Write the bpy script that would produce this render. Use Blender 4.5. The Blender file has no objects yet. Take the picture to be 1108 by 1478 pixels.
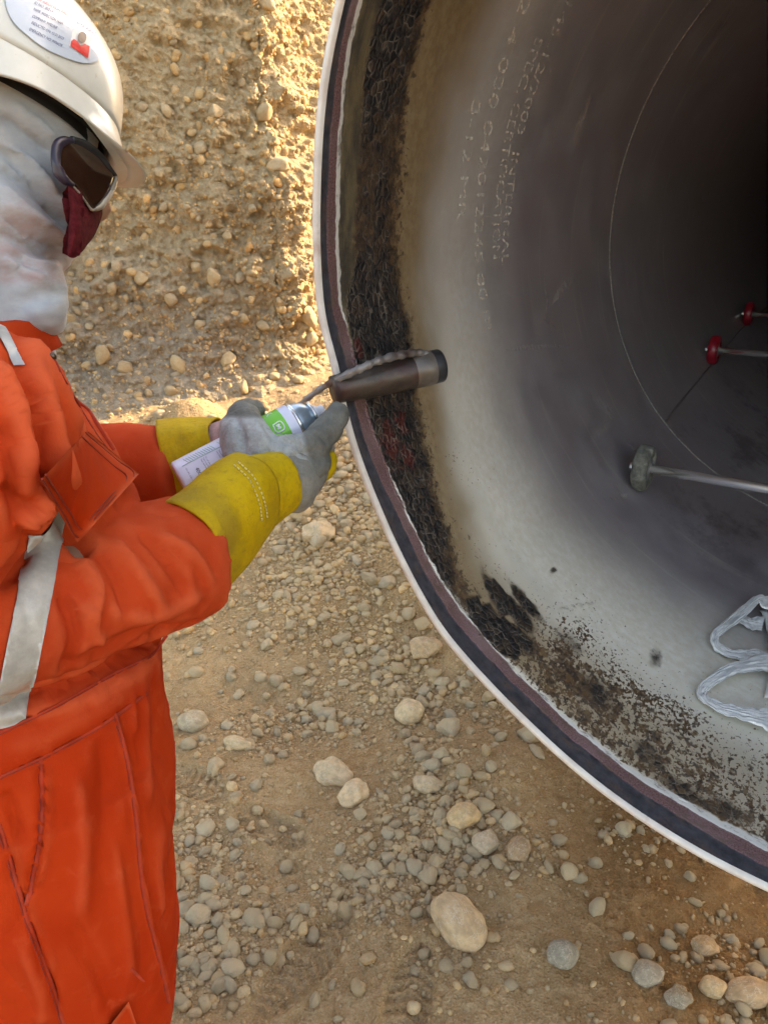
import bpy, bmesh, math, random
import numpy as np
from mathutils import Vector, Matrix
from mathutils.bvhtree import BVHTree
random.seed(7); np.random.seed(7)
S = bpy.context.scene
COL = S.collection
# ------------------------------------------------------------------ camera
H = 1.45; PITCH = math.radians(22.613); F = 1075.0
cp, sp = math.cos(PITCH), math.sin(PITCH)
MC = np.stack([[1, 0, 0], [0, sp, cp], [0, -cp, sp]], 1).astype(float)
CAM = np.array([0, 0, H])
cd = bpy.data.cameras.new('camera'); cam = bpy.data.objects.new('camera', cd); COL.objects.link(cam)
cam.location = (0, 0, H); cam.rotation_euler = (math.pi / 2 - PITCH, 0, 0)
cd.sensor_fit = 'VERTICAL'; cd.sensor_height = 24; cd.lens = F / 1478 * 24; cd.clip_start = .02; cd.clip_end = 400
S.camera = cam
# ------------------------------------------------------------------ light
SUN_EL = math.radians(26.5); SUN_DIR = Vector((0.86, 0.42, 0)).normalized()
sund = Vector((SUN_DIR.x * math.cos(SUN_EL), SUN_DIR.y * math.cos(SUN_EL), math.sin(SUN_EL)))
W = bpy.data.worlds.new('World'); S.world = W; W.use_nodes = True
nt = W.node_tree; nt.nodes.clear()
sky = nt.nodes.new('ShaderNodeTexSky'); sky.sky_type = 'NISHITA'; sky.sun_disc = False
sky.sun_elevation = SUN_EL; sky.sun_rotation = math.atan2(SUN_DIR.x, SUN_DIR.y)
sky.dust_density = 3.0; sky.air_density = 1.0
bg = nt.nodes.new('ShaderNodeBackground'); bg.inputs[1].default_value = 0.15
ow = nt.nodes.new('ShaderNodeOutputWorld')
nt.links.new(sky.outputs[0], bg.inputs[0]); nt.links.new(bg.outputs[0], ow.inputs[0])
sl = bpy.data.lights.new('sun', 'SUN'); sl.energy = 2.2; sl.angle = math.radians(0.5); sl.color = (1, .93, .82)
so = bpy.data.objects.new('sun', sl); COL.objects.link(so)
so.rotation_euler = (-sund).to_track_quat('-Z', 'Y').to_euler()
S.view_settings.view_transform = 'Standard'; S.view_settings.look = 'None'; S.view_settings.gamma = 1
S.view_settings.exposure = 2.58
S.view_settings.use_white_balance = True; S.view_settings.white_balance_temperature = 8900; S.view_settings.white_balance_tint = 12
S.cycles.use_denoising = True; S.cycles.use_adaptive_sampling = True; S.cycles.adaptive_threshold = .035; S.cycles.max_bounces = 8; S.cycles.diffuse_bounces = 4; S.cycles.glossy_bounces = 3; S.cycles.max_bounces = 6

# ------------------------------------------------------------------ helpers
def ray(px, py): return MC @ np.array([(px - 554) / F, -(py - 739) / F, -1.0])
def P(px, py, z): return CAM + ray(px, py) * z
def proj(X):
    w = (np.asarray(X, float) - CAM) @ MC
    return 554 + F * w[..., 0] / -w[..., 2], 739 - F * w[..., 1] / -w[..., 2], -w[..., 2]

def sstep(a, b, x):
    t = np.clip((x - a) / (b - a), 0, 1); return t * t * (3 - 2 * t)
_pt = np.random.RandomState(3).permutation(256); _pt = np.concatenate([_pt, _pt, _pt])
_gr = np.random.RandomState(4).normal(size=(256, 3)); _gr /= np.linalg.norm(_gr, axis=1)[:, None]
def perlin(x, y, z=0.0):
    x, y, z = np.broadcast_arrays(np.asarray(x, float), y, z)
    xi, yi, zi = np.floor(x).astype(int), np.floor(y).astype(int), np.floor(z).astype(int)
    fx, fy, fz = x - xi, y - yi, z - zi
    u, v, w = [t * t * t * (t * (t * 6 - 15) + 10) for t in (fx, fy, fz)]
    def g(i, j, k):
        h = _pt[_pt[_pt[(xi + i) & 255] + ((yi + j) & 255)] + ((zi + k) & 255)]
        G = _gr[h]
        return G[..., 0] * (fx - i) + G[..., 1] * (fy - j) + G[..., 2] * (fz - k)
    L = lambda a, b, t: a + t * (b - a)
    return L(L(L(g(0,0,0), g(1,0,0), u), L(g(0,1,0), g(1,1,0), u), v),
             L(L(g(0,0,1), g(1,0,1), u), L(g(0,1,1), g(1,1,1), u), v), w) * 1.5
def fbm(x, y, z=0.0, o=4, gain=.5, ridge=False):
    a, s, r = 1.0, 0.0, 0.0
    for k in range(o):
        n = perlin(np.asarray(x) * 2**k + 13 * k, np.asarray(y) * 2**k + 7 * k, np.asarray(z) * 2**k)
        if ridge: n = 1 - 2 * np.abs(n)
        r = r + a * n; s += a; a *= gain
    return r / s
_hj = np.random.RandomState(5).rand(4096, 3)
def worley(x, y):
    x = np.asarray(x, float); y = np.asarray(y, float)
    xi, yi = np.floor(x).astype(int), np.floor(y).astype(int)
    f1 = np.full(x.shape, 9.0); f2 = f1.copy(); cid = np.zeros(x.shape)
    for i in (-1, 0, 1):
        for j in (-1, 0, 1):
            h = ((xi + i) * 73 + (yi + j) * 1171) % 4096
            q = _hj[h]
            dd = np.hypot(xi + i + q[..., 0] - x, yi + j + q[..., 1] - y)
            c = dd < f1
            f2 = np.where(c, f1, np.minimum(f2, dd)); f1 = np.where(c, dd, f1); cid = np.where(c, q[..., 2], cid)
    return f1, f2, cid

def mesh_np(name, V, Fc, smooth=True):
    V = np.asarray(V, np.float32); Fc = np.asarray(Fc, np.int32)
    me = bpy.data.meshes.new(name); n = Fc.shape[1]
    me.vertices.add(len(V)); me.vertices.foreach_set('co', V.ravel())
    me.loops.add(Fc.size); me.loops.foreach_set('vertex_index', Fc.ravel())
    me.polygons.add(len(Fc)); me.polygons.foreach_set('loop_start', np.arange(0, Fc.size, n, dtype=np.int32))
    me.polygons.foreach_set('loop_total', np.full(len(Fc), n, np.int32))
    me.update(calc_edges=True)
    me.polygons.foreach_set('use_smooth', np.full(len(Fc), smooth))
    return me
def grid_faces(nu, nv, wrap_u=False):
    i = np.arange(nu if wrap_u else nu - 1); j = np.arange(nv - 1)
    I, J = np.meshgrid(i, j, indexing='ij'); I2 = (I + 1) % nu
    return np.stack([I * nv + J, I2 * nv + J, I2 * nv + J + 1, I * nv + J + 1], -1).reshape(-1, 4)
def add_attr(me, name, arr):
    arr = np.asarray(arr, np.float32)
    if arr.shape[1] == 3: arr = np.concatenate([arr, np.ones((len(arr), 1), np.float32)], 1)
    a = me.attributes.new(name, 'FLOAT_COLOR', 'POINT'); a.data.foreach_set('color', arr.ravel())
def link(name, me, mat, parent=None, kind=None, label=None, cat=None, group=None):
    if isinstance(me, np.ndarray): raise TypeError
    o = bpy.data.objects.new(name, me); COL.objects.link(o)
    if mat is not None and me is not None and len(me.materials) == 0: me.materials.append(mat)
    if parent: o.parent = parent
    if kind: o['kind'] = kind
    if label: o['label'] = label
    if cat: o['category'] = cat
    if group: o['group'] = group
    return o
def empty(name, loc, label, cat, group=None):
    o = bpy.data.objects.new(name, None); COL.objects.link(o); o.location = loc; o.empty_display_size = .1
    o['label'] = label; o['category'] = cat
    if group: o['group'] = group
    return o
def child(o, parent):        # parent, keeping the world coordinates the mesh was written in
    o.parent = parent; o.matrix_parent_inverse = Matrix.Translation(parent.location).inverted() if parent.type == 'EMPTY' else Matrix()
    return o
def verts(me):
    a = np.empty(len(me.vertices) * 3, np.float32); me.vertices.foreach_get('co', a); return a.reshape(-1, 3).astype(float)
def normals(me):
    a = np.empty(len(me.vertices) * 3, np.float32); me.vertex_normals.foreach_get('vector', a); return a.reshape(-1, 3).astype(float)
def setv(me, V): me.vertices.foreach_set('co', np.asarray(V, np.float32).ravel()); me.update()

def frames(pts):
    pts = np.asarray(pts, float); T = np.gradient(pts, axis=0); T /= np.linalg.norm(T, axis=1)[:, None] + 1e-12
    return T
def catmull(pts, n):
    pts = np.asarray(pts, float); m = len(pts)
    if m == 2:
        t = np.linspace(0, 1, n)[:, None]; return pts[0] * (1 - t) + pts[1] * t
    Pp = np.concatenate([[2 * pts[0] - pts[1]], pts, [2 * pts[-1] - pts[-2]]])
    u = np.linspace(0, m - 1 - 1e-9, n); k = u.astype(int); t = (u - k)[:, None]
    a, b, c, d = Pp[k], Pp[k + 1], Pp[k + 2], Pp[k + 3]
    return .5 * (2 * b + (c - a) * t + (2 * a - 5 * b + 4 * c - d) * t * t + (3 * b - 3 * c + d - a) * t ** 3)
def tube(pts, rad, n=16, nseg=None, side=None, caps=True, rot=None, power=2.0):
    """V,F(tri) closed tube along pts; rad = list of r or (ra, rb): ra along 'side', rb across"""
    rad = np.array([(r, r) if np.isscalar(r) else r for r in rad], float)
    nseg = nseg or (len(pts) - 1) * 6 + 1
    C = catmull(np.concatenate([np.asarray(pts, float), rad], 1), nseg); R = np.maximum(C[:, 3:], 1e-4); C = C[:, :3]
    T = frames(C)
    s = np.array(side if side is not None else (0, 0, 1.0), float)
    A = s - (T @ s)[:, None] * T; nn = np.linalg.norm(A, axis=1)[:, None]
    A = np.where(nn > 1e-3, A / np.maximum(nn, 1e-3), [1, 0, 0]); B = np.cross(T, A)
    th = np.arange(n) * 2 * math.pi / n
    ct, st = np.cos(th), np.sin(th)
    e = 2 / power; ct = np.sign(ct) * np.abs(ct) ** e; st = np.sign(st) * np.abs(st) ** e
    V = C[:, None] + A[:, None] * (R[:, :1] * ct)[:, :, None] + B[:, None] * (R[:, 1:] * st)[:, :, None]
    V = V.reshape(-1, 3); Fq = []
    i, j = np.meshgrid(np.arange(nseg - 1), np.arange(n), indexing='ij'); j2 = (j + 1) % n
    a, b, c, d = i * n + j, i * n + j2, (i + 1) * n + j2, (i + 1) * n + j
    Fq = np.concatenate([np.stack([a, b, c], -1).reshape(-1, 3), np.stack([a, c, d], -1).reshape(-1, 3)])
    if caps:
        c0, c1 = len(V), len(V) + 1
        V = np.concatenate([V, [C[0] - T[0] * R[0].min() * .25, C[-1] + T[-1] * R[-1].min() * .25]])
        k = np.arange(n); k2 = (k + 1) % n; L = (nseg - 1) * n
        Fq = np.concatenate([Fq, np.stack([k2, k, np.full(n, c0)], -1), np.stack([L + k, L + k2, np.full(n, c1)], -1)])
    return V, Fq
def ico(sub):
    bm = bmesh.new(); bmesh.ops.create_icosphere(bm, subdivisions=sub, radius=1)
    V = np.array([v.co[:] for v in bm.verts]); Fc = np.array([[v.index for v in f.verts] for f in bm.faces]); bm.free()
    return V, Fc
ICO = {k: ico(k) for k in (1, 2, 3, 4)}
def ellipsoid(c, axes, sub=3):
    V, Fc = ICO[sub]; return V @ np.asarray(axes, float) + np.asarray(c, float), Fc
def join(parts):
    Vs, Fs, n = [], [], 0
    for V, Fc in parts: Vs.append(V); Fs.append(Fc + n); n += len(V)
    return np.concatenate(Vs), np.concatenate(Fs)
def remesh(parts, voxel, smooth=3, name='tmp'):
    V, Fc = join(parts); me = mesh_np(name, V, Fc)
    o = bpy.data.objects.new('tmp', me); COL.objects.link(o)
    m = o.modifiers.new('r', 'REMESH'); m.mode = 'VOXEL'; m.voxel_size = voxel; m.use_smooth_shade = True
    if smooth:
        s = o.modifiers.new('s', 'SMOOTH'); s.iterations = smooth; s.factor = .5
    dg = bpy.context.evaluated_depsgraph_get(); out = bpy.data.meshes.new_from_object(o.evaluated_get(dg))
    bpy.data.objects.remove(o); bpy.data.meshes.remove(me); out.name = name
    return out
def bvh(me):
    me.calc_loop_triangles()
    V = [v.co.copy() for v in me.vertices]; T = [tuple(t.vertices) for t in me.loop_triangles]
    return BVHTree.FromPolygons(V, T)
def surf(tree, px, py):
    r = Vector(ray(px, py)).normalized(); h = tree.ray_cast(Vector(CAM), r)
    if h[0] is None:
        h2 = tree.find_nearest(Vector(P(px, py, .75))); return np.array(h2[0]), np.array(h2[1])
    return np.array(h[0]), np.array(h[1])
def strokes(me, sts, facing=True):
    """push real relief into a mesh: folds and seams given as (points px, width px, height m)"""
    V = verts(me); N = normals(me); x, y, z = proj(V)
    vw = CAM - V; vw /= np.linalg.norm(vw, axis=1)[:, None]
    fm = sstep(-.05, .25, (vw * N).sum(1)) if facing else 1.0
    D = np.zeros(len(V))
    for pts, w, a in sts:
        pts = catmull(np.array(pts, float), max(8, len(pts) * 5)) if len(pts) > 2 else np.array(pts, float)
        best = np.full(len(V), 1e9); bt = np.zeros(len(V)); n = len(pts) - 1
        sel = np.where((x > pts[:, 0].min() - 3 * w) & (x < pts[:, 0].max() + 3 * w) & (y > pts[:, 1].min() - 3 * w) & (y < pts[:, 1].max() + 3 * w))[0]
        xs, ys = x[sel], y[sel]; bs = np.full(len(sel), 1e9); bts = np.zeros(len(sel))
        for k in range(n):
            a0, b0 = pts[k], pts[k + 1]; dv = b0 - a0; L = dv @ dv + 1e-9
            t = np.clip(((xs - a0[0]) * dv[0] + (ys - a0[1]) * dv[1]) / L, 0, 1)
            dd = np.hypot(xs - a0[0] - t * dv[0], ys - a0[1] - t * dv[1]); c = dd < bs
            bs = np.where(c, dd, bs); bts = np.where(c, (k + t) / n, bts)
        taper = np.minimum(1, np.minimum(bts, 1 - bts) * 6 + .15)
        D[sel] += a * np.exp(-(bs / w) ** 2) * taper
    setv(me, V + N * (D * fm)[:, None])

# ------------------------------------------------------------------ node helpers
class NT:
    def __init__(s, name):
        s.m = bpy.data.materials.new(name); s.m.use_nodes = True; s.t = s.m.node_tree; s.t.nodes.clear()
        s.o = s.t.nodes.new('ShaderNodeOutputMaterial'); s.b = s.t.nodes.new('ShaderNodeBsdfPrincipled')
        s.t.links.new(s.b.outputs[0], s.o.inputs[0])
    def n(s, typ, **kw):
        nd = s.t.nodes.new('ShaderNode' + typ)
        for k, v in kw.items(): setattr(nd, k, v)
        return nd
    def set(s, sock, v):
        if isinstance(v, bpy.types.NodeSocket): s.t.links.new(v, sock)
        elif v is not None:
            if hasattr(sock.default_value, '__len__') and not hasattr(v, '__len__'): v = (v,) * len(sock.default_value)
            if hasattr(v, '__len__') and len(v) == 3 and len(sock.default_value) == 4: v = (*v, 1)
            sock.default_value = v
    def math(s, op, a, b=None, c=None, clamp=False):
        nd = s.n('Math', operation=op, use_clamp=clamp); s.set(nd.inputs[0], a)
        if b is not None: s.set(nd.inputs[1], b)
        if c is not None: s.set(nd.inputs[2], c)
        return nd.outputs[0]
    def mix(s, f, a, b, blend='MIX'):
        nd = s.n('Mix', data_type='RGBA', blend_type=blend); s.set(nd.inputs[0], f); s.set(nd.inputs[6], a); s.set(nd.inputs[7], b); return nd.outputs[2]
    def ramp(s, f, lo, hi, a=0.0, b=1.0, smooth=True):
        nd = s.n('MapRange', interpolation_type='SMOOTHSTEP' if smooth else 'LINEAR'); s.set(nd.inputs[0], f)
        s.set(nd.inputs[1], lo); s.set(nd.inputs[2], hi); s.set(nd.inputs[3], a); s.set(nd.inputs[4], b); return nd.outputs[0]
    def noise(s, scale, vec=None, detail=4, rough=.55, dist=0.0, out=0):
        nd = s.n('TexNoise'); s.set(nd.inputs['Scale'], scale); s.set(nd.inputs['Detail'], detail); s.set(nd.inputs['Roughness'], rough); s.set(nd.inputs['Distortion'], dist)
        if vec is not None: s.set(nd.inputs['Vector'], vec)
        return nd.outputs[out]
    def vor(s, scale, vec=None, feature='F1', out=0, rnd=1.0):
        nd = s.n('TexVoronoi', feature=feature); s.set(nd.inputs['Scale'], scale); s.set(nd.inputs['Randomness'], rnd)
        if vec is not None: s.set(nd.inputs['Vector'], vec)
        return nd.outputs[out]
    def geo(s, o='Position'): return s.n('NewGeometry').outputs[o]
    def obj(s): return s.n('TexCoord').outputs['Object']
    def attr(s, name, o='Color'):
        nd = s.n('Attribute', attribute_name=name); return nd.outputs[o]
    def sep(s, v):
        nd = s.n('SeparateXYZ'); s.set(nd.inputs[0], v); return nd.outputs
    def comb(s, x, y, z=0.0):
        nd = s.n('CombineXYZ'); s.set(nd.inputs[0], x); s.set(nd.inputs[1], y); s.set(nd.inputs[2], z); return nd.outputs[0]
    def vscale(s, v, k):
        nd = s.n('VectorMath', operation='MULTIPLY'); s.set(nd.inputs[0], v); s.set(nd.inputs[1], k); return nd.outputs[0]
    def bump(s, h, strength=.5, dist=.002, prev=None):
        nd = s.n('Bump'); s.set(nd.inputs['Strength'], strength); s.set(nd.inputs['Distance'], dist); s.set(nd.inputs['Height'], h)
        if prev is not None: s.set(nd.inputs['Normal'], prev)
        return nd.outputs[0]
    def out(s, base=None, rough=None, metal=None, normal=None, **kw):
        if base is not None: s.set(s.b.inputs['Base Color'], base)
        if rough is not None: s.set(s.b.inputs['Roughness'], rough)
        if metal is not None: s.set(s.b.inputs['Metallic'], metal)
        if normal is not None: s.set(s.b.inputs['Normal'], normal)
        for k, v in kw.items(): s.set(s.b.inputs[k.replace('_', ' ')], v)
        return s.m
def simple(name, col, rough=.5, metal=0.0, var=.12, scale=40, bump=.2, bdist=.001, **kw):
    m = NT(name); n = m.noise(scale, m.obj(), 5); dark = tuple(c * (1 - var * 2) for c in col); lite = tuple(min(1, c * (1 + var)) for c in col)
    r = m.ramp(m.noise(scale * .7, m.obj(), 3), .3, .7, max(.02, rough - .1), min(1, rough + .1))
    return m.out(m.mix(m.ramp(n, .3, .7), dark, lite), r, metal, m.bump(n, bump, bdist), **kw)
# ================================================================== materials: earth and stones
def earth_mat(name, cols, wet=0.0):
    m = NT(name); p = m.geo(); a = m.attr('tint')
    n1 = m.noise(2.2, p, 5, .6); n2 = m.noise(38, p, 6, .65); n3 = m.noise(260, p, 4, .6)
    c = m.mix(m.ramp(n1, .35, .65), cols[0], cols[1]); c = m.mix(m.ramp(n2, .38, .72), c, cols[2])
    c = m.mix(m.ramp(n3, .5, .72, 0, .55), c, cols[3])
    v = m.vor(150, p); c = m.mix(m.ramp(v, .0, .25, .35, 0), c, cols[4])
    c = m.mix(1.0, c, a, 'MULTIPLY')
    b1 = m.bump(n2, .9, .016); b2 = m.bump(v, .8, .005, b1); b3 = m.bump(n3, .9, .003, b2)
    return m.out(c, .93, 0, b3, Specular_IOR_Level=.2)
M_GROUND = earth_mat('dusty_earth', [(.43, .275, .135), (.33, .198, .088), (.50, .345, .19), (.60, .48, .33), (.20, .13, .068)])
M_BANK = earth_mat('conglomerate', [(.43, .305, .165), (.38, .27, .155), (.51, .39, .24), (.62, .51, .35), (.20, .14, .08)])
def stone_mat(name, use_info):
    m = NT(name); p = m.obj() if use_info else m.geo()
    if use_info:
        r = m.n('ObjectInfo').outputs['Random']
        cr = m.n('ValToRGB'); m.set(cr.inputs[0], r); e = cr.color_ramp.elements
        pal = [(.47, .33, .18), (.58, .44, .26), (.38, .30, .20), (.53, .36, .18), (.42, .36, .27), (.62, .49, .32), (.33, .24, .14), (.53, .41, .26)]
        e[0].color = (*pal[0], 1); e[1].position = .13; e[1].color = (*pal[1], 1)
        for k, c in enumerate(pal[2:]): q = e.new(.26 + k * .125); q.color = (*c, 1)
        base = cr.outputs[0]; sc = 1.0
    else: base = m.attr('tint'); sc = 30.0
    n = m.noise(2.2 * sc, p, 6, .65); f = m.noise(9 * sc, p, 5, .7)
    c = m.mix(m.ramp(n, .35, .7, 0, .55), base, m.mix(.6, base, (.62, .52, .38)))
    c = m.mix(m.ramp(f, .50, .72, 0, .7), c, m.mix(.7, c, (.2, .15, .1)))
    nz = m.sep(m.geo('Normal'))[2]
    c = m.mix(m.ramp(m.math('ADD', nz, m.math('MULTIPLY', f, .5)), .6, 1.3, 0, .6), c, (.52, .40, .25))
    b = m.bump(f, .9, .006); return m.out(c, .82, 0, m.bump(m.noise(40 * sc, p, 3), .35, .001, b), Specular_IOR_Level=.3)
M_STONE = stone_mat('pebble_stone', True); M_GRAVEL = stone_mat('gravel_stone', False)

# ================================================================== ground
def G0(x, y):
    h = .70 * sstep(1.75, 3.5, y + .12 * x) * (1 - .35 * sstep(.2, 2.5, x))
    h = h + .24 * np.exp(-(((x + 1.02) / .42) ** 2 + ((y - 2.75) / .30) ** 2)) + .16 * np.exp(-(((x + .72) / .17) ** 2 + ((y - 2.85) / .18) ** 2))
    h = h + .05 * np.exp(-(((x - .30) / .22) ** 2 + ((y - 1.62) / .16) ** 2))      # small heap under the rim
    h = h - .05 * sstep(.35, .9, x) * (1 - sstep(2, 3, y))
    return h
TREADS = [(390, 1195, .115, .05, -.5, 0), (440, 1385, .15, .055, .9, 1), (285, 1135, .11, .05, -.6, 1), (590, 1440, .13, .05, 1.3, 1)]
def on_ground(px, py):
    r = ray(px, py); t = 1.0
    lo, hi = .5, 7.0
    for _ in range(30):
        mid = (lo + hi) / 2; X = CAM + r * mid
        if X[2] > float(G0(X[0], X[1])): lo = mid
        else: hi = mid
    return CAM + r * lo, lo
TR = []
for px, py, ln, wd, ang, kind in TREADS:
    X, t = on_ground(px, py); TR.append((X[0], X[1], ln, wd, ang, kind))
def G(x, y, fine=True):
    h = G0(x, y)
    near = 1 - .0 * x
    h = h + .045 * fbm(x * 1.9, y * 1.9, 2.2, 4) + .014 * fbm(x * 9, y * 9, 4.1, 4)
    soft = np.zeros_like(h)
    if fine:
        for cx, cy, ln, wd, ang, kind in TR:
            u = (x - cx) * math.cos(ang) + (y - cy) * math.sin(ang); v = -(x - cx) * math.sin(ang) + (y - cy) * math.cos(ang)
            m = (1 - sstep(.8, 1.05, np.sqrt((u / ln) ** 2 + (v / wd) ** 2)))
            if kind == 0:
                f1, f2, _ = worley(u / .022, v / .022); pat = -sstep(.06, .2, f2 - f1)
            else: pat = -sstep(-.1, .3, np.sin((u + .55 * np.abs(v)) * 2 * math.pi / .026))
            h = h + m * (.006 * pat - .007) + .006 * np.exp(-((np.sqrt((u / ln) ** 2 + (v / wd) ** 2) - 1.1) / .12) ** 2)
            soft = np.maximum(soft, m)
        f1, f2, c = worley(x * 26, y * 26); g = sstep(-.15, .35, fbm(x * 2.3, y * 2.3, 9.0, 3))
        h = h + (1 - soft) * (.008 * g * sstep(.55, .0, f1) * c + .005 * fbm(x * 38, y * 38, 1.0, 3, .6, True) * (.4 + g))
    return h
xs = np.concatenate([-np.geomspace(30, 1.45, 46)[:-1], np.linspace(-1.45, -.55, 120)[:-1], np.linspace(-.55, 1.05, 360)[:-1], np.linspace(1.05, 2.2, 90)[:-1], np.geomspace(2.2, 30, 40)])
ys = np.concatenate([-np.geomspace(30, .1, 30)[:-1], np.linspace(-.1, .85, 60)[:-1], np.linspace(.85, 1.9, 250)[:-1], np.linspace(1.9, 3.6, 230)[:-1], np.geomspace(3.6, 40, 60)])
X, Y = np.meshgrid(xs, ys, indexing='ij'); Z = G(X, Y)
V = np.stack([X, Y, Z], -1).reshape(-1, 3)
gm = mesh_np('ground', V, grid_faces(len(xs), len(ys)))
n1 = fbm(X * 1.3, Y * 1.3, 3.3, 3).reshape(-1, 1); n2 = fbm(X * 5, Y * 5, 6.3, 3).reshape(-1, 1)
pipe_shade = (sstep(.15, .75, X + .25 * n1.reshape(X.shape)) * (1 - sstep(2.0, 2.8, Y))).reshape(-1, 1)      # shade under the pipe, put into the soil tint
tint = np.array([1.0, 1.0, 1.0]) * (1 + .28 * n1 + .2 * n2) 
tint = tint * (1 - pipe_shade * (1 - np.array([.60, .50, .40])))
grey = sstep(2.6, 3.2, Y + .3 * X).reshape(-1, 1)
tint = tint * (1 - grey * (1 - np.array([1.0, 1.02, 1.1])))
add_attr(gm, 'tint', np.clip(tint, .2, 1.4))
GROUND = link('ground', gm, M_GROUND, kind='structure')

# ================================================================== excavated bank behind (one long cut face that turns along the pipe)
plan = catmull(np.array([(-7, 2.2), (-4, 2.75), (-2, 3.1), (-1.0, 3.26), (-.52, 3.36), (-.33, 3.5), (-.10, 3.95), (.55, 5.0), (2.6, 8.3), (5.5, 13)]), 400)
seg = np.linalg.norm(np.diff(plan, axis=0), axis=1); L = np.concatenate([[0], np.cumsum(seg)])
Ltot = L[-1]; Lc = np.interp(0, [0], [0])
icorner = np.argmin(np.hypot(plan[:, 0] + .42, plan[:, 1] - 3.42)); Lk = L[icorner]
us = np.concatenate([np.linspace(0, Lk - 2.2, 60)[:-1], np.linspace(Lk - 2.2, Lk + 1.3, 500)[:-1], np.linspace(Lk + 1.3, Ltot, 90)])
zs = np.concatenate([np.linspace(-.2, 2.5, 400)[:-1], np.linspace(2.5, 3.4, 40)])
def bank_pt(u, z):
    x = np.interp(u, L, plan[:, 0]); y = np.interp(u, L, plan[:, 1])
    e = .02; tx = np.interp(u + e, L, plan[:, 0]) - np.interp(u - e, L, plan[:, 0]); ty = np.interp(u + e, L, plan[:, 1]) - np.interp(u - e, L, plan[:, 1])
    ln = np.hypot(tx, ty) + 1e-9; nx, ny = ty / ln, -tx / ln          # outward, towards the trench
    cor = np.exp(-((u - Lk) / .35) ** 2)
    d = -.10 * z + .22 * sstep(1.0, .45, z) ** 2
    d = d + (.10 + .07 * cor) * fbm(u * 1.5, z * 1.8, 5.5, 6, .58) + .034 * fbm(u * 7, z * 7, 2.1, 4, .6, True) + .018 * cor * fbm(u * 12, z * 12, 8.1, 3)
    f1, f2, c = worley(u * 13, z * 15); d = d + .03 * sstep(.5, .05, f1) * c * sstep(-.3, .3, perlin(u * 2, z * 2, 3.0))
    d = d + .035 * sstep(.35, .8, fbm(u * 2.4, z * 3.4, 8.8, 4, .6, True)) - .03; f1, f2, c = worley(u * 34 + 5, z * 38); d = d + .019 * sstep(.6, .1, f1) * c
    d = d + .010 * fbm(u * 45, z * 45, 1.1, 3, .65, True)
    return np.stack([x + nx * d, y + ny * d, z + 0 * d], -1), np.stack([nx, ny, 0 * nx], -1)
U, Zb = np.meshgrid(us, zs, indexing='ij'); PB, NB = bank_pt(U, Zb)
# top plateau behind the edge
back = PB[:, -1] - NB[:, -1] * 25
PB = np.concatenate([PB, back[:, None]], 1)
bme = mesh_np('excavated_bank', PB.reshape(-1, 3), grid_faces(len(us), len(zs) + 1)[:, ::-1])
uu = np.concatenate([U, U[:, -1:]], 1).reshape(-1, 1); zz = np.concatenate([Zb, Zb[:, -1:]], 1).reshape(-1, 1)
t = 1 + .22 * fbm(uu * .9, zz * 1.1, 7.7, 3) + .12 * fbm(uu * 4, zz * 4, 3.7, 3)
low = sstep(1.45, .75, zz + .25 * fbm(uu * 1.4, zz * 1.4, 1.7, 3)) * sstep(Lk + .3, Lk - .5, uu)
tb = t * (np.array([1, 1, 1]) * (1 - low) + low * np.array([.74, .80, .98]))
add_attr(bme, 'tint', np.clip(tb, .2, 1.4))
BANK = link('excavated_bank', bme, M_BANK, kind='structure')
# unseen bank added on the right to keep low sun off the ground
u2 = np.linspace(0, 1, 90); z2 = np.linspace(-.2, 1, 30)
RB0 = np.array([3.74, 1.2]); RB1 = np.array([11.1, 12.9])
def rbank():
    A, Bz = np.meshgrid(u2, z2, indexing='ij'); q = RB0 + (RB1 - RB0) * A[..., None]; d = (RB1 - RB0) / np.linalg.norm(RB1 - RB0); nrm = np.array([-d[1], d[0]])
    top = BANKTOP(A)
    h = np.clip(Bz, 0, 1) * top; off = -.22 * h + .12 * fbm(A * 9, Bz * 5, 2.2, 4)
    Vx = np.stack([q[..., 0] + nrm[0] * off, q[..., 1] + nrm[1] * off, np.where(Bz < 0, -.3, h)], -1)
    bk = Vx[:, -1] + np.array([-nrm[0] * 22, -nrm[1] * 22, 0]); Vx = np.concatenate([Vx, bk[:, None]], 1)
    me = mesh_np('sun_block_bank', Vx.reshape(-1, 3), grid_faces(len(u2), len(z2) + 1)); add_attr(me, 'tint', np.ones((len(Vx.reshape(-1, 3)), 3)))
    return me
BANKTOP = lambda a: 3.45 + .25 * fbm(a * 9, 0.3, .2, 3) - .0 * a
link('sun_block_bank', rbank(), M_BANK, kind='structure')

# ================================================================== stones
def stone_template(seed, sub=2, rough=.16, ang=0.0):
    V, Fc = ICO[sub]; r = np.random.RandomState(seed); o = r.rand(3) * 40
    d = 1 + rough * perlin(V[:, 0] * 1.1 + o[0], V[:, 1] * 1.1 + o[1], V[:, 2] * 1.1 + o[2]) * 2 + rough * .45 * perlin(V[:, 0] * 2.6 + o[1], V[:, 1] * 2.6, V[:, 2] * 2.6 + o[0])
    Vn = V * d[:, None]
    for k in range(int(3 + ang * 9)):                     # cut facets
        n = r.normal(size=3); n /= np.linalg.norm(n); h = (.9 if ang == 0 else .72) + r.rand() * .2; q = Vn @ n
        Vn = Vn - np.where(q > h, q - h, 0)[:, None] * n * (.75 if ang == 0 else .95)
    return Vn, Fc
TPL = [stone_template(s, 2, .13 + .06 * (s % 3), .6 if s % 4 == 3 else 0) for s in range(14)]
TPL1 = [stone_template(s + 50, 1, .2) for s in range(8)]
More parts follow.
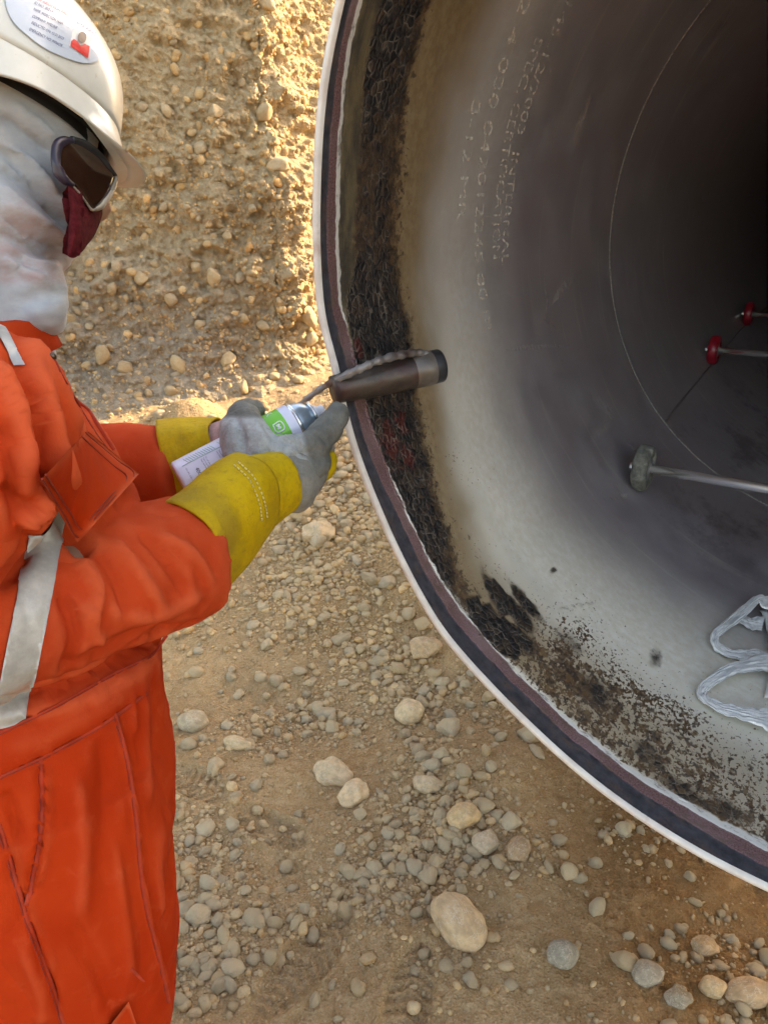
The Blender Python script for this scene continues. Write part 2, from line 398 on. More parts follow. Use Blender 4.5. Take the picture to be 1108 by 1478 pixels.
PAL = np.array([1.22, 1.0, .72]) * np.array([(.44, .33, .20), (.52, .41, .27), (.40, .33, .24), (.48, .35, .20), (.44, .39, .31), (.58, .48, .34), (.36, .28, .18), (.54, .45, .32), (.33, .30, .26)])
def rotz(a): c, s = np.cos(a), np.sin(a); z = 0 * c; return np.stack([np.stack([c, -s, z], -1), np.stack([s, c, z], -1), np.stack([z, z, z + 1], -1)], -2)
def scatter(name, pos, size, tpl, mat, parent, normal=None, colmul=None, flat=.6, seed=0):
    r = np.random.RandomState(seed); n = len(pos); Vs, Fs, Cs = [], [], []; base = 0
    k = r.randint(0, len(tpl), n)
    for ti, (TV, TF) in enumerate(tpl):
        ix = np.where(k == ti)[0]
        if not len(ix): continue
        m = len(ix); sc = np.stack([size[ix] * (1 + .35 * r.rand(m)), size[ix] * (.75 + .3 * r.rand(m)), size[ix] * (flat + .3 * r.rand(m))], -1)
        W = TV[None] * sc[:, None]; R = rotz(r.rand(m) * 6.28); W = np.einsum('nij,nvj->nvi', R, W)
        tl = r.normal(size=m) * .3; c, s = np.cos(tl), np.sin(tl); z0 = 0 * c
        RX = np.stack([np.stack([z0 + 1, z0, z0], -1), np.stack([z0, c, -s], -1), np.stack([z0, s, c], -1)], -2); W = np.einsum('nij,nvj->nvi', RX, W)
        if normal is not None:
            N = normal[ix]; A = np.stack([-N[:, 1], N[:, 0], 0 * N[:, 0]], -1); A /= np.linalg.norm(A, axis=1)[:, None]; B = np.cross(N, A)
            W = W[..., :1] * A[:, None] + W[..., 1:2] * B[:, None] + W[..., 2:] * N[:, None]
        W = W + pos[ix][:, None]
        col = PAL[r.randint(0, len(PAL), m)] * (.8 + .35 * r.rand(m))[:, None] ** 1.3
        if colmul is not None: col = col * colmul[ix]
        Vs.append(W.reshape(-1, 3)); Cs.append(np.repeat(col, len(TV), 0))
        Fs.append((TF[None] + (base + np.arange(m) * len(TV))[:, None, None]).reshape(-1, 3)); base += m * len(TV)
    me = mesh_np(name, np.concatenate(Vs), np.concatenate(Fs)); add_attr(me, 'tint', np.concatenate(Cs))
    return link(name, me, mat, parent, kind='stuff')
def dens(x, y):
    d = .8 * sstep(.02, .45, fbm(x * 2.1 + 3, y * 2.1, 4.4, 4)) * .85 + .09
    for px, py, rr, a in CL: d = d + a * np.exp(-((x - px) ** 2 + (y - py) ** 2) / rr ** 2)
    return d
CL = []
for px, py, rr, a in [(500, 760, .30, 1.6), (560, 690, .2, 1.2), (430, 800, .18, 1.2), (540, 960, .13, 1.3), (600, 1010, .1, 1.3), (640, 1190, .13, 1.5), (560, 1260, .13, 1.3), (300, 1350, .12, 2.0), (280, 1230, .1, 1.2), (500, 1290, .08, 1.2), (620, 1100, .08, 1), (740, 1230, .08, .9), (450, 870, .15, .7), (1050, 1400, .1, .5)]:
    X0, _ = on_ground(px, py); CL.append((X0[0], X0[1], rr, a))
def gpoints(n, seed, box=(-1.5, 1.9, .75, 3.4)):
    r = np.random.RandomState(seed); out = []
    while sum(map(len, out)) < n:
        x = r.uniform(box[0], box[1], n * 2); y = r.uniform(box[2], box[3], n * 2); keep = r.rand(n * 2) * 2.2 < dens(x, y) - .04
        out.append(np.stack([x[keep], y[keep]], -1))
    return np.concatenate(out)[:n]
def gnd(xy, sz, sink): return np.concatenate([xy, (G(xy[:, 0], xy[:, 1]) + sz * sink)[:, None]], 1)
def shadecol(xy):  # the same painted pipe shade, for the pebble colours
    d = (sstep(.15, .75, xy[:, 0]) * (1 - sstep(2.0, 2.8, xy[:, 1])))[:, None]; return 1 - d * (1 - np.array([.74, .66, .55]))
r = np.random.RandomState(11)
xy = gpoints(23000, 1); sz = .0022 * (1 + r.pareto(2.6, len(xy)) ); sz = np.clip(sz, .0022, .0065)
scatter('grit', gnd(xy, sz, .25), sz, TPL1, M_GRAVEL, GROUND, colmul=shadecol(xy), seed=2)
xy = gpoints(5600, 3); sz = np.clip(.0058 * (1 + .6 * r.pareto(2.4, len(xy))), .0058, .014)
scatter('gravel', gnd(xy, sz, .14), sz, TPL, M_GRAVEL, GROUND, colmul=shadecol(xy), seed=4)
xy = gpoints(900, 5); sz = np.clip(.013 * (1 + .5 * r.pareto(2.6, len(xy))), .013, .026)
big = np.argsort(-sz)
# heavier pebbles one by one (children of the ground, sharing mesh data)
PM = []
for k, (TV, TF) in enumerate(TPL):
    me = mesh_np('stone', TV, TF); me.materials.append(M_STONE); PM.append(me)
PMR = []
for k in range(6):
    TV, TF = stone_template(300 + k, 3, .16, .7); me = mesh_np('stone', TV, TF); me.materials.append(M_STONE); PMR.append(me)
def place_stone(x, y, z, s, rz, parent, k, tilt=.25, flat=.62, asp=.8):
    o = bpy.data.objects.new('stone', (PM[k % len(PM)] if k % 3 else PMR[k % len(PMR)])); COL.objects.link(o); o.parent = parent
    o.location = (x, y, z); o.scale = (s, s * asp, s * flat); o.rotation_euler = (tilt * math.sin(k * 3.1), tilt * math.cos(k * 1.7), rz); return o
px_, py_, dz_ = proj(gnd(xy, sz, .14))
vis = (px_ > 230) & (px_ < 1120) & (py_ < 1490) & (py_ > 560); vis &= ~((px_ > 480) & (py_ < 560 + 1.02 * (px_ - 480)))
order = [i for i in np.argsort(-(sz / dz_) * vis) if vis[i]]
MID = [(432,745,19),(463,780,25),(536,840,13),(560,845,13),(515,815,11),(493,920,14),(404,862,10),(625,975,13),(612,1000,11),(647,1052,19),(612,943,20),(390,1102,13),(302,1395,12),(455,1444,12),(330,1418,14),(762,1065,17),(775,1090,13),(693,1128,13),(707,1112,10),(650,1218,12),(860,1318,16),(820,1270,15),(835,1278,11),(620,1320,9),(470,1028,15),(345,1002,11),(300,1277,15),(288,1320,19),(322,1348,15),(272,1385,14),(298,1405,12),(260,1440,16),(318,1420,14),(560,1210,11),(610,1100,13),(600,1085,9),(520,1180,10),(640,1165,11),(668,1150,9),(735,1200,15),(790,1262,11),(905,1355,9),(680,1425,11),(1000,1175+130,10),(1040,1320,8),(965,1350,9),(525,880,11),(510,895,9),(575,965,13),(560,985,10),(608,1018,12),(585,1062,10),(700,1090,10),(495,985,9),(450,985,9),(432,970,13),(420,905,9),(520,935,9),(545,955,11),(590,890,15),(610,905,13),(740,1275,10),(718,1255,12),(665,1290,9),(480,1095-60,10),(372,1062,8),(575,1300,9),(548,1150,8),(335,1130,8),(440,1310,10),(395,1330,14),(480,1420,7),(1088,1405,14),(1095,1360,11),(930,1375,15),(900,1392,17)]
for k, (a, b, rp) in enumerate(MID):
    Xp, t = on_ground(a, b); s = rp * t / F * 1.05
    place_stone(Xp[0], Xp[1], float(G(Xp[0], Xp[1])) + s * .2, s, k * 1.3, GROUND, k, .3, .6 + .15 * math.sin(k), .72 + .2 * math.cos(k * 2.1))
n_ind = 225
for k, i in enumerate(order[:n_ind]):
    place_stone(xy[i, 0], xy[i, 1], float(G(xy[i, 0], xy[i, 1])) + sz[i] * .16, sz[i] * 1.05, k * 2.4, GROUND, k, .3, .58 + .2 * r.rand(), .7 + .25 * r.rand())
rest = np.array([i for i in range(len(xy)) if i not in set(order[:n_ind])])
scatter('pebbles', gnd(xy[rest], sz[rest], .14), sz[rest], TPL, M_GRAVEL, GROUND, colmul=shadecol(xy[rest]), seed=6)
# the stones one would pick out, each a thing of its own
HERO = [ # px, py, half-length px, aspect, flat, rz, angular, colour, label
 (662,1342,42,.78,.62,-.9,0,(.47,.37,.25),'largest smooth tan boulder, lying below the pebble patch'),
 (810,1388,22,.88,.75,.3,0,(.25,.24,.205),'round blue-grey cobble right of the large tan boulder'),
 (932,1413,22,.85,.6,.2,0,(.30,.27,.22),'flat dark grey-brown cobble half sunk in the shade-tinted soil'),
 (1078,1443,33,.62,.55,0,0,(.42,.30,.19),'long brown cobble at the lower right of the ground'),
 (1026,1432,19,.75,.7,0,0,(.47,.34,.20),'oval orange-tan cobble beside the long brown cobble'),
 (976,1447,19,.8,.6,.3,.5,(.27,.235,.18),'speckled grey rough cobble near the bottom edge'),
 (1015,1370,20,.75,.6,.1,.3,(.38,.27,.16),'brown lump half buried under the pipe shadow'),
 (700,1225,22,.9,.6,1.2,.3,(.40,.34,.26),'squarish grey-tan cobble beneath the ochre cobble'),
 (745,1241,20,.85,.55,1.0,.4,(.33,.25,.17),'dark brown buried cobble right of the pebble patch'),
 (668,1192,23,.85,.7,.2,0,(.49,.37,.22),'round ochre cobble above the squarish grey-tan one'),
 (509,1152,23,.85,.8,.3,.9,(.54,.43,.30),'pale angular rock with an orange face'),
 (482,1116,28,.72,.7,-.4,.9,(.50,.41,.29),'rough wide rock touching the pale angular rock'),
 (616,1141,20,.75,.6,-.1,0,(.44,.37,.27),'smooth kidney shaped grey-tan cobble'),
 (280,1047,21,.9,.65,0,0,(.37,.32,.235),'round pale grey cobble beside the orange trouser leg'),
 (343,1083,20,.5,.5,-.25,0,(.48,.39,.26),'slim oblong cream pebble lying flat on dust'),
 (590,1035,20,.95,.85,0,0,(.54,.45,.31),'round chalky white cobble left of the pipe rim'),
 (612,943,22,.85,.85,.4,.8,(.44,.34,.23),'crumbly brown clod of earth close to the rim'),
 (462,782,26,.66,.7,.1,.9,(.50,.41,.29),'wedge shaped tan rock below the yellow glove'),
]
for k, (a, b, rp, asp, flat, rz, ang, col, lab) in enumerate(HERO):
    col = (col[0] * 1.06, col[1] * .96, col[2] * .84)
    Xp, t = on_ground(a, b); s = rp * t / F
    TV, TF = stone_template(200 + k, 4, .10 if ang < .5 else .2, ang)
    if ang > .5: TV = TV * (1 + .05 * fbm(TV[:, 0] * 3, TV[:, 1] * 3, TV[:, 2] * 3 + k, 4))[:, None]
    m = NT('stone_rock'); o_ = m.obj(); n = m.noise(2.0, o_, 6, .65); f = m.noise(11, o_, 6, .7); vn = m.vor(2.2, m.noise(1.5, o_, 3, out=1), 'DISTANCE_TO_EDGE')
    c = m.mix(m.ramp(n, .3, .7), tuple(q * .8 for q in col), tuple(min(1, q * 1.25) for q in col)); c = m.mix(m.ramp(f, .55, .8, 0, .6), c, (.22, .16, .1))
    c = m.mix(m.ramp(vn, 0, .035, .5, 0), c, (.62, .55, .44))
    m.out(c, .8, 0, m.bump(f, .45, .004), Specular_IOR_Level=.3)
    me = mesh_np('cobble', TV, TF); o = link('cobble', me, m.m, label=lab, cat='stone', group='larger stones lying on the trench floor')
    o.scale = (s * 1.05, s * asp, s * flat); o.rotation_euler = (.15 * math.sin(k), .15 * math.cos(k), rz); o.location = (Xp[0], Xp[1], float(G(Xp[0], Xp[1])) + s * flat * .45)
# stones bedded in the bank
r = np.random.RandomState(21)
n = 2300; ub = np.concatenate([r.uniform(Lk - 1.9, Lk + .9, n)]); zb = r.uniform(.25, 2.35, n)
pb, nb = bank_pt(ub, zb); sz = np.clip(.0085 * (1 + .9 * r.pareto(2.3, n)), .0085, .019)
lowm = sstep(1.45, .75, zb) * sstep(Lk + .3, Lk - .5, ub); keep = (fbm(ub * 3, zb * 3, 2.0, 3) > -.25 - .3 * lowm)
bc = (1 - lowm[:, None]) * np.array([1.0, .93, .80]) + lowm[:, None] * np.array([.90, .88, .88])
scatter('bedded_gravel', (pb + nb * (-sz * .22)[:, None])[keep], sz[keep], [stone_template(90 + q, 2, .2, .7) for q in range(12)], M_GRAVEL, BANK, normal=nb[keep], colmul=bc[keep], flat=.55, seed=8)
ub = r.uniform(Lk - 1.9, Lk + .9, 12000); zb = r.uniform(.25, 2.35, 12000); pb, nb = bank_pt(ub, zb); sz = r.uniform(.004, .0085, 12000)
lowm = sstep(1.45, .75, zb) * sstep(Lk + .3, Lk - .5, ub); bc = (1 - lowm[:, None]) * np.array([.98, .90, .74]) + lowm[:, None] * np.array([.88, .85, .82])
keep = fbm(ub * 2.2, zb * 2.2, 12.0, 3) > -.12
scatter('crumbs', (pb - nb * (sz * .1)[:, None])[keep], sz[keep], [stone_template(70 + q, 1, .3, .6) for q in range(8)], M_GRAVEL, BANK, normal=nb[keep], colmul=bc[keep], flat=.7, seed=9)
# the ones that read singly
BS = [(400,240,24,.6,'w'),(385,8,17,.7,'w'),(310,165,20,.6,''),(205,155,13,.7,''),(240,160,14,.8,''),(290,215,16,.7,''),(335,215,14,.9,''),(378,160,22,.7,''),(285,385,14,.8,''),(205,400,15,1,''),(170,385,12,.8,''),(85,435,15,.8,''),(100,460,16,.8,''),(310,400,20,.6,''),(345,400,15,.6,''),(245,430,16,.7,''),(150,510,22,.6,''),(180,530,18,.5,''),(260,525,22,.5,''),(330,520,20,.6,''),(130,470,10,1,''),(215,570,11,1,''),(200,572,9,.9,''),(248,565,13,.9,'w'),(445,455,22,.8,'w'),(447,490,16,.8,'w'),(380,470,14,.7,''),(350,460,12,.7,''),(290,470,12,.8,''),(225,380,10,.9,''),(160,415,14,.8,''),(130,400,11,.8,''),(330,340,12,.7,''),(350,120,10,.7,''),(250,60,9,.7,''),(300,60,8,.7,''),(350,560,14,.6,''),(395,545,12,.7,''),(430,550,14,.6,''),(165,440,10,.9,''),(365,300,11,.7,''),(230,250,9,.8,''),(210,300,8,.8,''),(270,300,9,.7,'')]
bt = bvh(bme)
BM_ = []
M_BST = stone_mat('dusty_bank_stone', True)
for nd in M_BST.node_tree.nodes:
    if nd.type == 'VALTORGB':
        for e_ in nd.color_ramp.elements: q_ = e_.color; e_.color = (q_[0] * .4 + .25, q_[1] * .4 + .17, q_[2] * .4 + .085, 1)
PMA = []
for k_ in range(10):
    TV_, TF_ = stone_template(400 + k_, 3, .16, .8); TV_ = TV_ * (1 + .07 * fbm(TV_[:, 0] * 2.5, TV_[:, 1] * 2.5, TV_[:, 2] * 2.5 + k_, 4))[:, None]; PMA.append(mesh_np('stone', TV_, TF_))
for me_ in PMA: k_ = me_.copy(); k_.materials.clear(); k_.materials.append(M_BST); BM_.append(k_)
for k, (a, b, rp, fl, fgl) in enumerate(BS):
    h, nn = surf(bt, a, b); t = proj(h)[2]; s = rp * t / F * .72
    o = bpy.data.objects.new('stone', BM_[(k * 3) % len(BM_)]); COL.objects.link(o); o.parent = BANK
    o.location = Vector(h) + Vector(nn) * s * -.25; o.scale = (s, s * .75, s * fl)
    o.rotation_euler = Vector(nn).to_track_quat('Z', 'Y').to_euler()
    o.rotation_euler.rotate_axis('Z', k * 1.1)
# ================================================================== steel pipe
a_ = np.array([0.532319, 0.846544, 0.0]); E2 = np.array([0, 0, 1.0]); E1 = np.cross(a_, E2)
PC = np.array([0.55414, 0.643144, 1.401159]) - a_ * .010      # centre of the mouth
RI = .7502; RO = .7590
_t = np.radians([-200, -90, 90, 140, 160, 166, 175, 183, 187.5, 192, 200, 208, 215, 223.5, 230.6, 237, 247, 257, 264, 275, 290, 360 + 90])
_d = [0, 0, 0, 0, .002, .0035, -.0005, .001, .0025, -.0075, -.003, -.003, .0005, .0085, .0025, -.0005, .001, -.001, -.005, -.003, 0, 0]
_tf = np.radians(np.linspace(-200, 450, 2600)); _df = np.interp(_tf, _t, _d); _kk = np.exp(-(np.arange(-24, 25) / 9.0) ** 2); _df = np.convolve(_df, _kk / _kk.sum(), 'same')
def dR(th, s):      # slightly out of round at the mouth
    return np.interp(th, _tf, _df) * np.exp(-(s / .9) ** 2)
def cylp(th, s, r):
    return PC + E1 * (r * np.cos(th))[..., None] + E2 * (r * np.sin(th))[..., None] + a_ * np.asarray(s)[..., None]
def to_cyl(px, py, R=RI):
    v = ray(px, py); o = CAM - PC; A = (v @ E1) ** 2 + (v @ E2) ** 2; B = (v @ E1) * (o @ E1) + (v @ E2) * (o @ E2); Cc = (o @ E1) ** 2 + (o @ E2) ** 2 - R * R
    t = (-B + math.sqrt(B * B - A * Cc)) / A; w = CAM + v * t - PC
    return math.atan2(w @ E2, w @ E1) % (2 * math.pi), w @ a_, t
PIPE = empty('steel_pipe', PC.tolist(), 'huge open steel pipe with scorched blistered lining round its bright cut rim', 'pipe')
th = np.radians(np.concatenate([np.linspace(-60, 112, 60)[:-1], np.linspace(112, 300, 800)]))
s_ = np.concatenate([np.linspace(.006, .30, 118)[:-1], np.linspace(.30, 1.5, 110)[:-1], np.geomspace(1.5, 24, 60)])
TH, SS = np.meshgrid(th, s_, indexing='ij'); U_ = TH * RI
deg = np.degrees(TH)
I = lambda d, v: np.interp(deg, d, v)
jag = .004 * fbm(U_ * 28, SS * 6, 1.5, 3) + .0018 * fbm(U_ * 160, SS * 60, 2.5, 2)
sj = SS + jag
# band limits (m from the mouth) round the rim
b_dark = I([120, 150, 160, 171, 182, 190, 200, 208, 218, 225, 247, 262, 290], [.022, .020, .018, .020, .021, .024, .026, .033, .034, .037, .042, .034, .034]) + .005 * fbm(U_ * 9, 1.0, .5, 4)
b_red = I([120, 150, 160, 171, 182, 186, 190, 200, 208, 218, 225, 247, 262, 290], [.036, .033, .029, .036, .040, .040, .048, .052, .056, .056, .062, .060, .060, .060]) + .006 * fbm(U_ * 14, 4.0, .5, 4)
wid = I([120, 150, 165, 180, 186, 188, 190, 203, 206, 222, 236, 262, 290], [.012, .009, .010, .010, .007, .001, -.002, -.003, .001, .003, .004, .015, .015]) + .0065 * fbm(U_ * 22, 9.0, .5, 3) + .005 * fbm(U_ * 75, 3.0, .5, 2)
wid = np.where(deg < 186, np.maximum(wid * .75, .0035), wid)
o_end = I([120, 150, 160, 171, 182, 186, 190, 200, 290], [.08, .075, .070, .086, .084, .060, .05, .05, .05])     # end of the olive scorched strip
c_end = I([120, 150, 159, 171, 182, 190, 200, 207, 214, 220, 228, 235, 290], [.17, .16, .150, .165, .172, .185, .150, .135, .105, .085, .07, .04, .02])
br_end = I([120, 150, 159, 171, 182, 190, 200, 208, 216, 225, 240, 262, 290], [.36, .36, .36, .34, .32, .31, .28, .25, .22, .22, .27, .30, .25])
n_big = fbm(U_ * 7, SS * 9, 3.3, 4); n_mid = fbm(U_ * 26, SS * 26, 6.3, 4)
char = sstep(-.008, .006, sj - o_end + .016 * n_big + .006 * n_mid) * sstep(.050, -.018, sj - c_end + .03 * n_big + .012 * n_mid)
chs = I([120, 150, 160, 165, 168, 180, 184, 188, 205, 215, 222, 230, 290], [1, 1, 1, .9, .5, .42, .7, 1, 1, .75, .3, .0, .0])
charA = char * chs
# black sooty patches low in the pipe
for px, py, ru, rs, am in [(735, 872, .045, .022, 1.2), (712, 905, .05, .028, 1.6), (745, 915, .035, .018, .9), (690, 875, .025, .02, .8), (759, 868, .03, .014, .9), (640, 830, .02, .02, .7), (860, 1000, .03, .03, .45), (945, 950, .012, .03, .35), (980, 1140, .035, .02, .45), (1045, 1170, .03, .02, .4), (935, 1090, .03, .025, .4), (820, 930, .03, .03, .3), (709, 843, .006, .012, 1.4), (800, 822, .006, .006, .9)]:
    t0, s0, _ = to_cyl(px, py); q = ((TH - t0) * RI / ru) ** 2 + ((SS - s0) / rs) ** 2
    charA = np.maximum(charA, am * np.exp(-q * .7) * sstep(.15, .55, np.exp(-q * .7) + .9 * n_mid + .5 * n_big + .10))
brown = sstep(.12, -.13, SS - br_end + .05 * n_big) * sstep(.0, .02, SS - b_red)
brown *= I([120, 150, 160, 185, 195, 212, 225, 240, 262, 290], [1, 1, .95, 1, 1.15, 1.1, .85, .75, .62, .5])
cream = I([120, 150, 170, 185, 200, 215, 290], [.30, .34, .40, .55, .85, 1, 1]) * sstep(.26, -.12, SS - br_end - I([120, 160, 200, 225, 262, 290], [.10, .14, .14, .20, .22, .2]) + .05 * n_big)
spot = I([120, 190, 200, 210, 220, 235, 262, 290], [.15, .15, .5, .55, .75, 1, 1, 1]) * (sstep(.50, .04, SS - .08 * n_big) * (.75 + .6 * n_mid + .7 * sstep(.0, .4, n_big))) + I([120, 225, 235, 262, 290], [0, 0, .30, .35, .3]) * sstep(.6, .2, SS)
spot = np.maximum(spot, 1.05 * sstep(.085, .0, sj - c_end + .02 * n_big) * (deg < 232))
olive = sstep(.004, -.006, sj - o_end + .012 * n_mid) * (deg < 192)
redp = np.zeros_like(SS)
for px, py, ru, rs in [(560, 640, .05, .03), (575, 610, .03, .02), (545, 680, .03, .02), (512, 505, .02, .015), (585, 660, .03, .02)]:
    t0, s0, _ = to_cyl(px, py); redp = np.maximum(redp, np.exp(-(((TH - t0) * RI / ru) ** 2 + ((SS - s0) / rs) ** 2)))
# relief: blisters and curled flakes of lining
f1, f2, cid = worley(U_ * 100 + .4 * n_mid, SS * 140 + .4 * n_mid); g1, g2, c2 = worley(U_ * 60 + .5 * n_mid + 9, SS * 60)
blis = charA * (.0009 * sstep(.0, .55, g2 - g1) * c2)
step = .0009 * sstep(-.001, .001, sj - b_dark) + .0008 * sstep(-.001, .001, sj - b_red)
RR = RI + dR(TH, SS) - blis - step * sstep(.30, .24, SS) - .0003 * sstep(.003, -.0, SS - .30 - .002 * n_big) * (deg < 192) - .0006 * fbm(U_ * 4, SS * 4, 1.1, 3)
Vp = cylp(TH, SS, RR)
me = mesh_np('pipe_lining', Vp.reshape(-1, 3) - PC, grid_faces(len(th), len(s_)))
nV = Vp.shape[0] * Vp.shape[1]; fl = lambda *a: np.stack([np.clip(q, 0, 1.5) if i < 9 else q for i, q in enumerate(a)], -1).reshape(nV, -1)
add_attr(me, 'band', np.stack([sj - b_dark, sj - b_red, sj - b_red - wid, olive], -1).reshape(nV, 4))
add_attr(me, 'burn', fl(charA, brown, cream, spot))
add_attr(me, 'coord', np.stack([U_, SS, redp, deg / 360], -1).reshape(nV, 4))
m = NT('scorched_lining'); band = m.sep(m.attr('band')); bA = m.attr('band', 'Alpha'); burn = m.sep(m.attr('burn')); spA = m.attr('burn', 'Alpha'); co = m.sep(m.attr('coord')); dg = m.attr('coord', 'Alpha')
uv = m.comb(co[0], co[1]); uvs = m.vscale(uv, (1.0, 1.7, 1))
nA = m.noise(9, uv, 6, .6); nB = m.noise(60, uv, 5, .65); nC = m.noise(420, uv, 3, .6); nS = m.noise(7, m.vscale(uv, (.25, 3.2, 1)), 5, .7); nL = m.noise(2.2, uv, 3)
steel = m.mix(m.ramp(nA, .3, .7), (.29, .255, .268), (.385, .35, .365)); steel = m.mix(m.ramp(nL, .4, .65, 0, .6), steel, (.34, .275, .28)); steel = m.mix(m.ramp(nS, .56, .70, 0, .30), steel, (.60, .56, .49))
steel = m.mix(m.ramp(nC, .35, .7, .18, 0), steel, (.18, .15, .15))
# smudged darker dirt low down and deep inside
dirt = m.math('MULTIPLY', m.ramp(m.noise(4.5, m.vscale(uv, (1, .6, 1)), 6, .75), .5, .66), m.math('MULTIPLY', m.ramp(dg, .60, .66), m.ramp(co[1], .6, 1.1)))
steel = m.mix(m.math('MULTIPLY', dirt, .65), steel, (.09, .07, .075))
cream = m.mix(m.ramp(nB, .35, .7), (.76, .70, .57), (.86, .82, .72))
c = m.mix(m.math('MULTIPLY', burn[2], .92, clamp=True), steel, cream)
brn = m.mix(m.ramp(nB, .3, .7), (.21, .120, .040), (.31, .215, .105))
c = m.mix(m.math('MULTIPLY', m.ramp(m.math('ADD', burn[1], m.math('MULTIPLY', m.math('SUBTRACT', nB, .5), .5)), .15, .95), .9), c, brn)
c = m.mix(m.ramp(burn[0], .02, .5, 0, .85), c, m.mix(nB, (.10, .055, .022), (.05, .03, .018)))
# brown spots and flecks
sp1 = m.noise(160, m.vscale(uv, (1.1, .75, 1)), 4, .6, .3); sp2 = m.noise(80, m.vscale(uv, (1.1, .8, 1)), 5, .65, .3)
thr = m.math('SUBTRACT', .74, m.math('MULTIPLY', spA, .21)); dots = m.ramp(m.math('SUBTRACT', sp1, thr), -.01, .035)
dots2 = m.ramp(m.math('SUBTRACT', sp2, m.math('SUBTRACT', .76, m.math('MULTIPLY', spA, m.math('ADD', .12, m.math('MULTIPLY', burn[1], .22))))), -.01, .05)
on = m.ramp(band[2], 0, .004)
c = m.mix(m.math('MULTIPLY', m.math('MULTIPLY', dots, on), m.ramp(spA, .03, .2)), c, (.13, .075, .040)); c = m.mix(m.math('MULTIPLY', m.math('MULTIPLY', dots2, on), m.ramp(spA, .03, .2, 0, .85)), c, m.mix(m.ramp(nB, .4, .6), (.045, .03, .025), (.15, .085, .04)))
# charred blistered coat with edge glints painted as pale lines
uvn = m.n('VectorMath', operation='ADD'); m.set(uvn.inputs[0], m.vscale(uv, (1, .95, 1))); m.set(uvn.inputs[1], m.vscale(m.noise(70, uv, 3, out=1), .006))
ve = m.vor(92, uvn.outputs[0], 'DISTANCE_TO_EDGE'); vc = m.vor(92, uvn.outputs[0], 'F1', 1); ve2 = m.vor(190, uvn.outputs[0], 'DISTANCE_TO_EDGE')
coat = m.mix(m.ramp(nB, .3, .7), (.010, .010, .011), (.040, .032, .028)); coat = m.mix(m.ramp(m.sep(vc)[0], .62, .8, 0, .5), coat, (.085, .055, .035))
coat = m.mix(m.ramp(m.math('ADD', co[2], m.math('MULTIPLY', m.math('SUBTRACT', nB, .5), 2.6)), .5, .9), coat, (.085, .020, .016))
edge = m.math('MULTIPLY', m.ramp(ve, .02, .085, 1, 0), m.ramp(m.noise(38, uv, 3), .50, .60)); coat = m.mix(m.math('MULTIPLY', edge, .45), coat, (.33, .27, .21))
cm = m.ramp(m.math('ADD', burn[0], m.math('MULTIPLY', m.math('SUBTRACT', m.math('ADD', m.math('MULTIPLY', nB, .75), m.math('MULTIPLY', m.sep(vc)[1], .25)), .5), 1.3)), .18, .62)
cm = m.math('MULTIPLY', cm, m.ramp(burn[0], .04, .12))
c = m.mix(cm, c, coat)
ol = m.mix(m.ramp(m.noise(30, m.vscale(uv, (.3, 1, 1)), 5, .7), .35, .65), (.060, .052, .042), (.20, .155, .085)); c = m.mix(m.math('MULTIPLY', bA, .93), c, ol)
# clean bands at the cut end
white = m.mix(nC, (.60, .57, .52), (.74, .71, .66)); c = m.mix(m.ramp(band[2], -.0004, .0004, 1, 0), c, white)
red = m.mix(m.ramp(nC, .35, .65), (.115, .050, .050), (.25, .145, .140)); red = m.mix(m.ramp(nA, .4, .7, 0, .5), red, (.30, .20, .20)); c = m.mix(m.ramp(band[1], -.0004, .0004, 1, 0), c, red)
dk = m.mix(m.ramp(nB, .3, .7), (.035, .034, .040), (.085, .082, .095)); dk = m.mix(m.ramp(nC, .55, .75, 0, .4), dk, (.12, .11, .12)); c = m.mix(m.ramp(band[0], -.0006, .0006, 1, 0), c, dk)
grime = m.math('MULTIPLY', m.ramp(m.math('ADD', m.noise(26, m.vscale(uv, (1, 2.2, 1)), 6, .75), m.math('MULTIPLY', nC, .15)), .58, .70, 0, .7), m.ramp(band[2], 0, .003, 1, 0)); c = m.mix(grime, c, (.13, .085, .065))
isdark = m.ramp(band[0], -.001, .001, 1, 0)
rough = m.mix(cm, m.mix(m.ramp(nA, .3, .7), .40, .56), m.mix(nB, .25, .55)); rough = m.mix(isdark, rough, .30)
hb = m.math('MULTIPLY', m.math('ADD', m.ramp(ve, 0, .28), m.math('MULTIPLY', m.ramp(ve2, 0, .3), .12)), cm)
b = m.bump(hb, .55, .003); b = m.bump(m.math('MULTIPLY', m.math('ADD', dots, dots2), on), .35, .0012, b); b = m.bump(nC, .12, .0006, b)
m.out(c, m.sep(rough)[0], m.math('MULTIPLY', m.math('SUBTRACT', 1, m.math('MULTIPLY', burn[2], .8), clamp=True), m.math('MULTIPLY', m.math('SUBTRACT', 1, cm, clamp=True), .34)), b)
o = link('pipe_lining', me, m.m, PIPE)
# wall: cut face, bevel and outside
m = NT('cut_steel'); n = m.noise(35, m.geo(), 5); n2 = m.noise(500, m.geo(), 2)
c = m.mix(m.ramp(n, .3, .7), (.56, .50, .45), (.68, .64, .58)); c = m.mix(m.ramp(m.noise(12, m.geo(), 6, .7), .56, .72, 0, .6), c, (.45, .30, .24))
m.out(c, .42, 0, m.bump(n2, .1, .0005)); M_CUT = m.m
def ring(prof, nth=720):
    t = np.linspace(0, 2 * math.pi, nth + 1)[:-1]; T = np.where(t > math.radians(300), t - 2 * math.pi, t)
    A = [cylp(T, np.full(nth, s), r + dR(T, max(s, 0))) for s, r in prof]; V = np.stack(A, 1).reshape(-1, 3) - PC
    return mesh_np('ring', V, grid_faces(nth, len(prof), True))
wob = 0
o = link('cut_rim', ring([(.0065, RI - .0002), (.001, RI + .0015), (0, RI + .003), (-.0005, RI + .007), (.002, RO + .001), (.012, RO + .0005)]), M_CUT, PIPE)
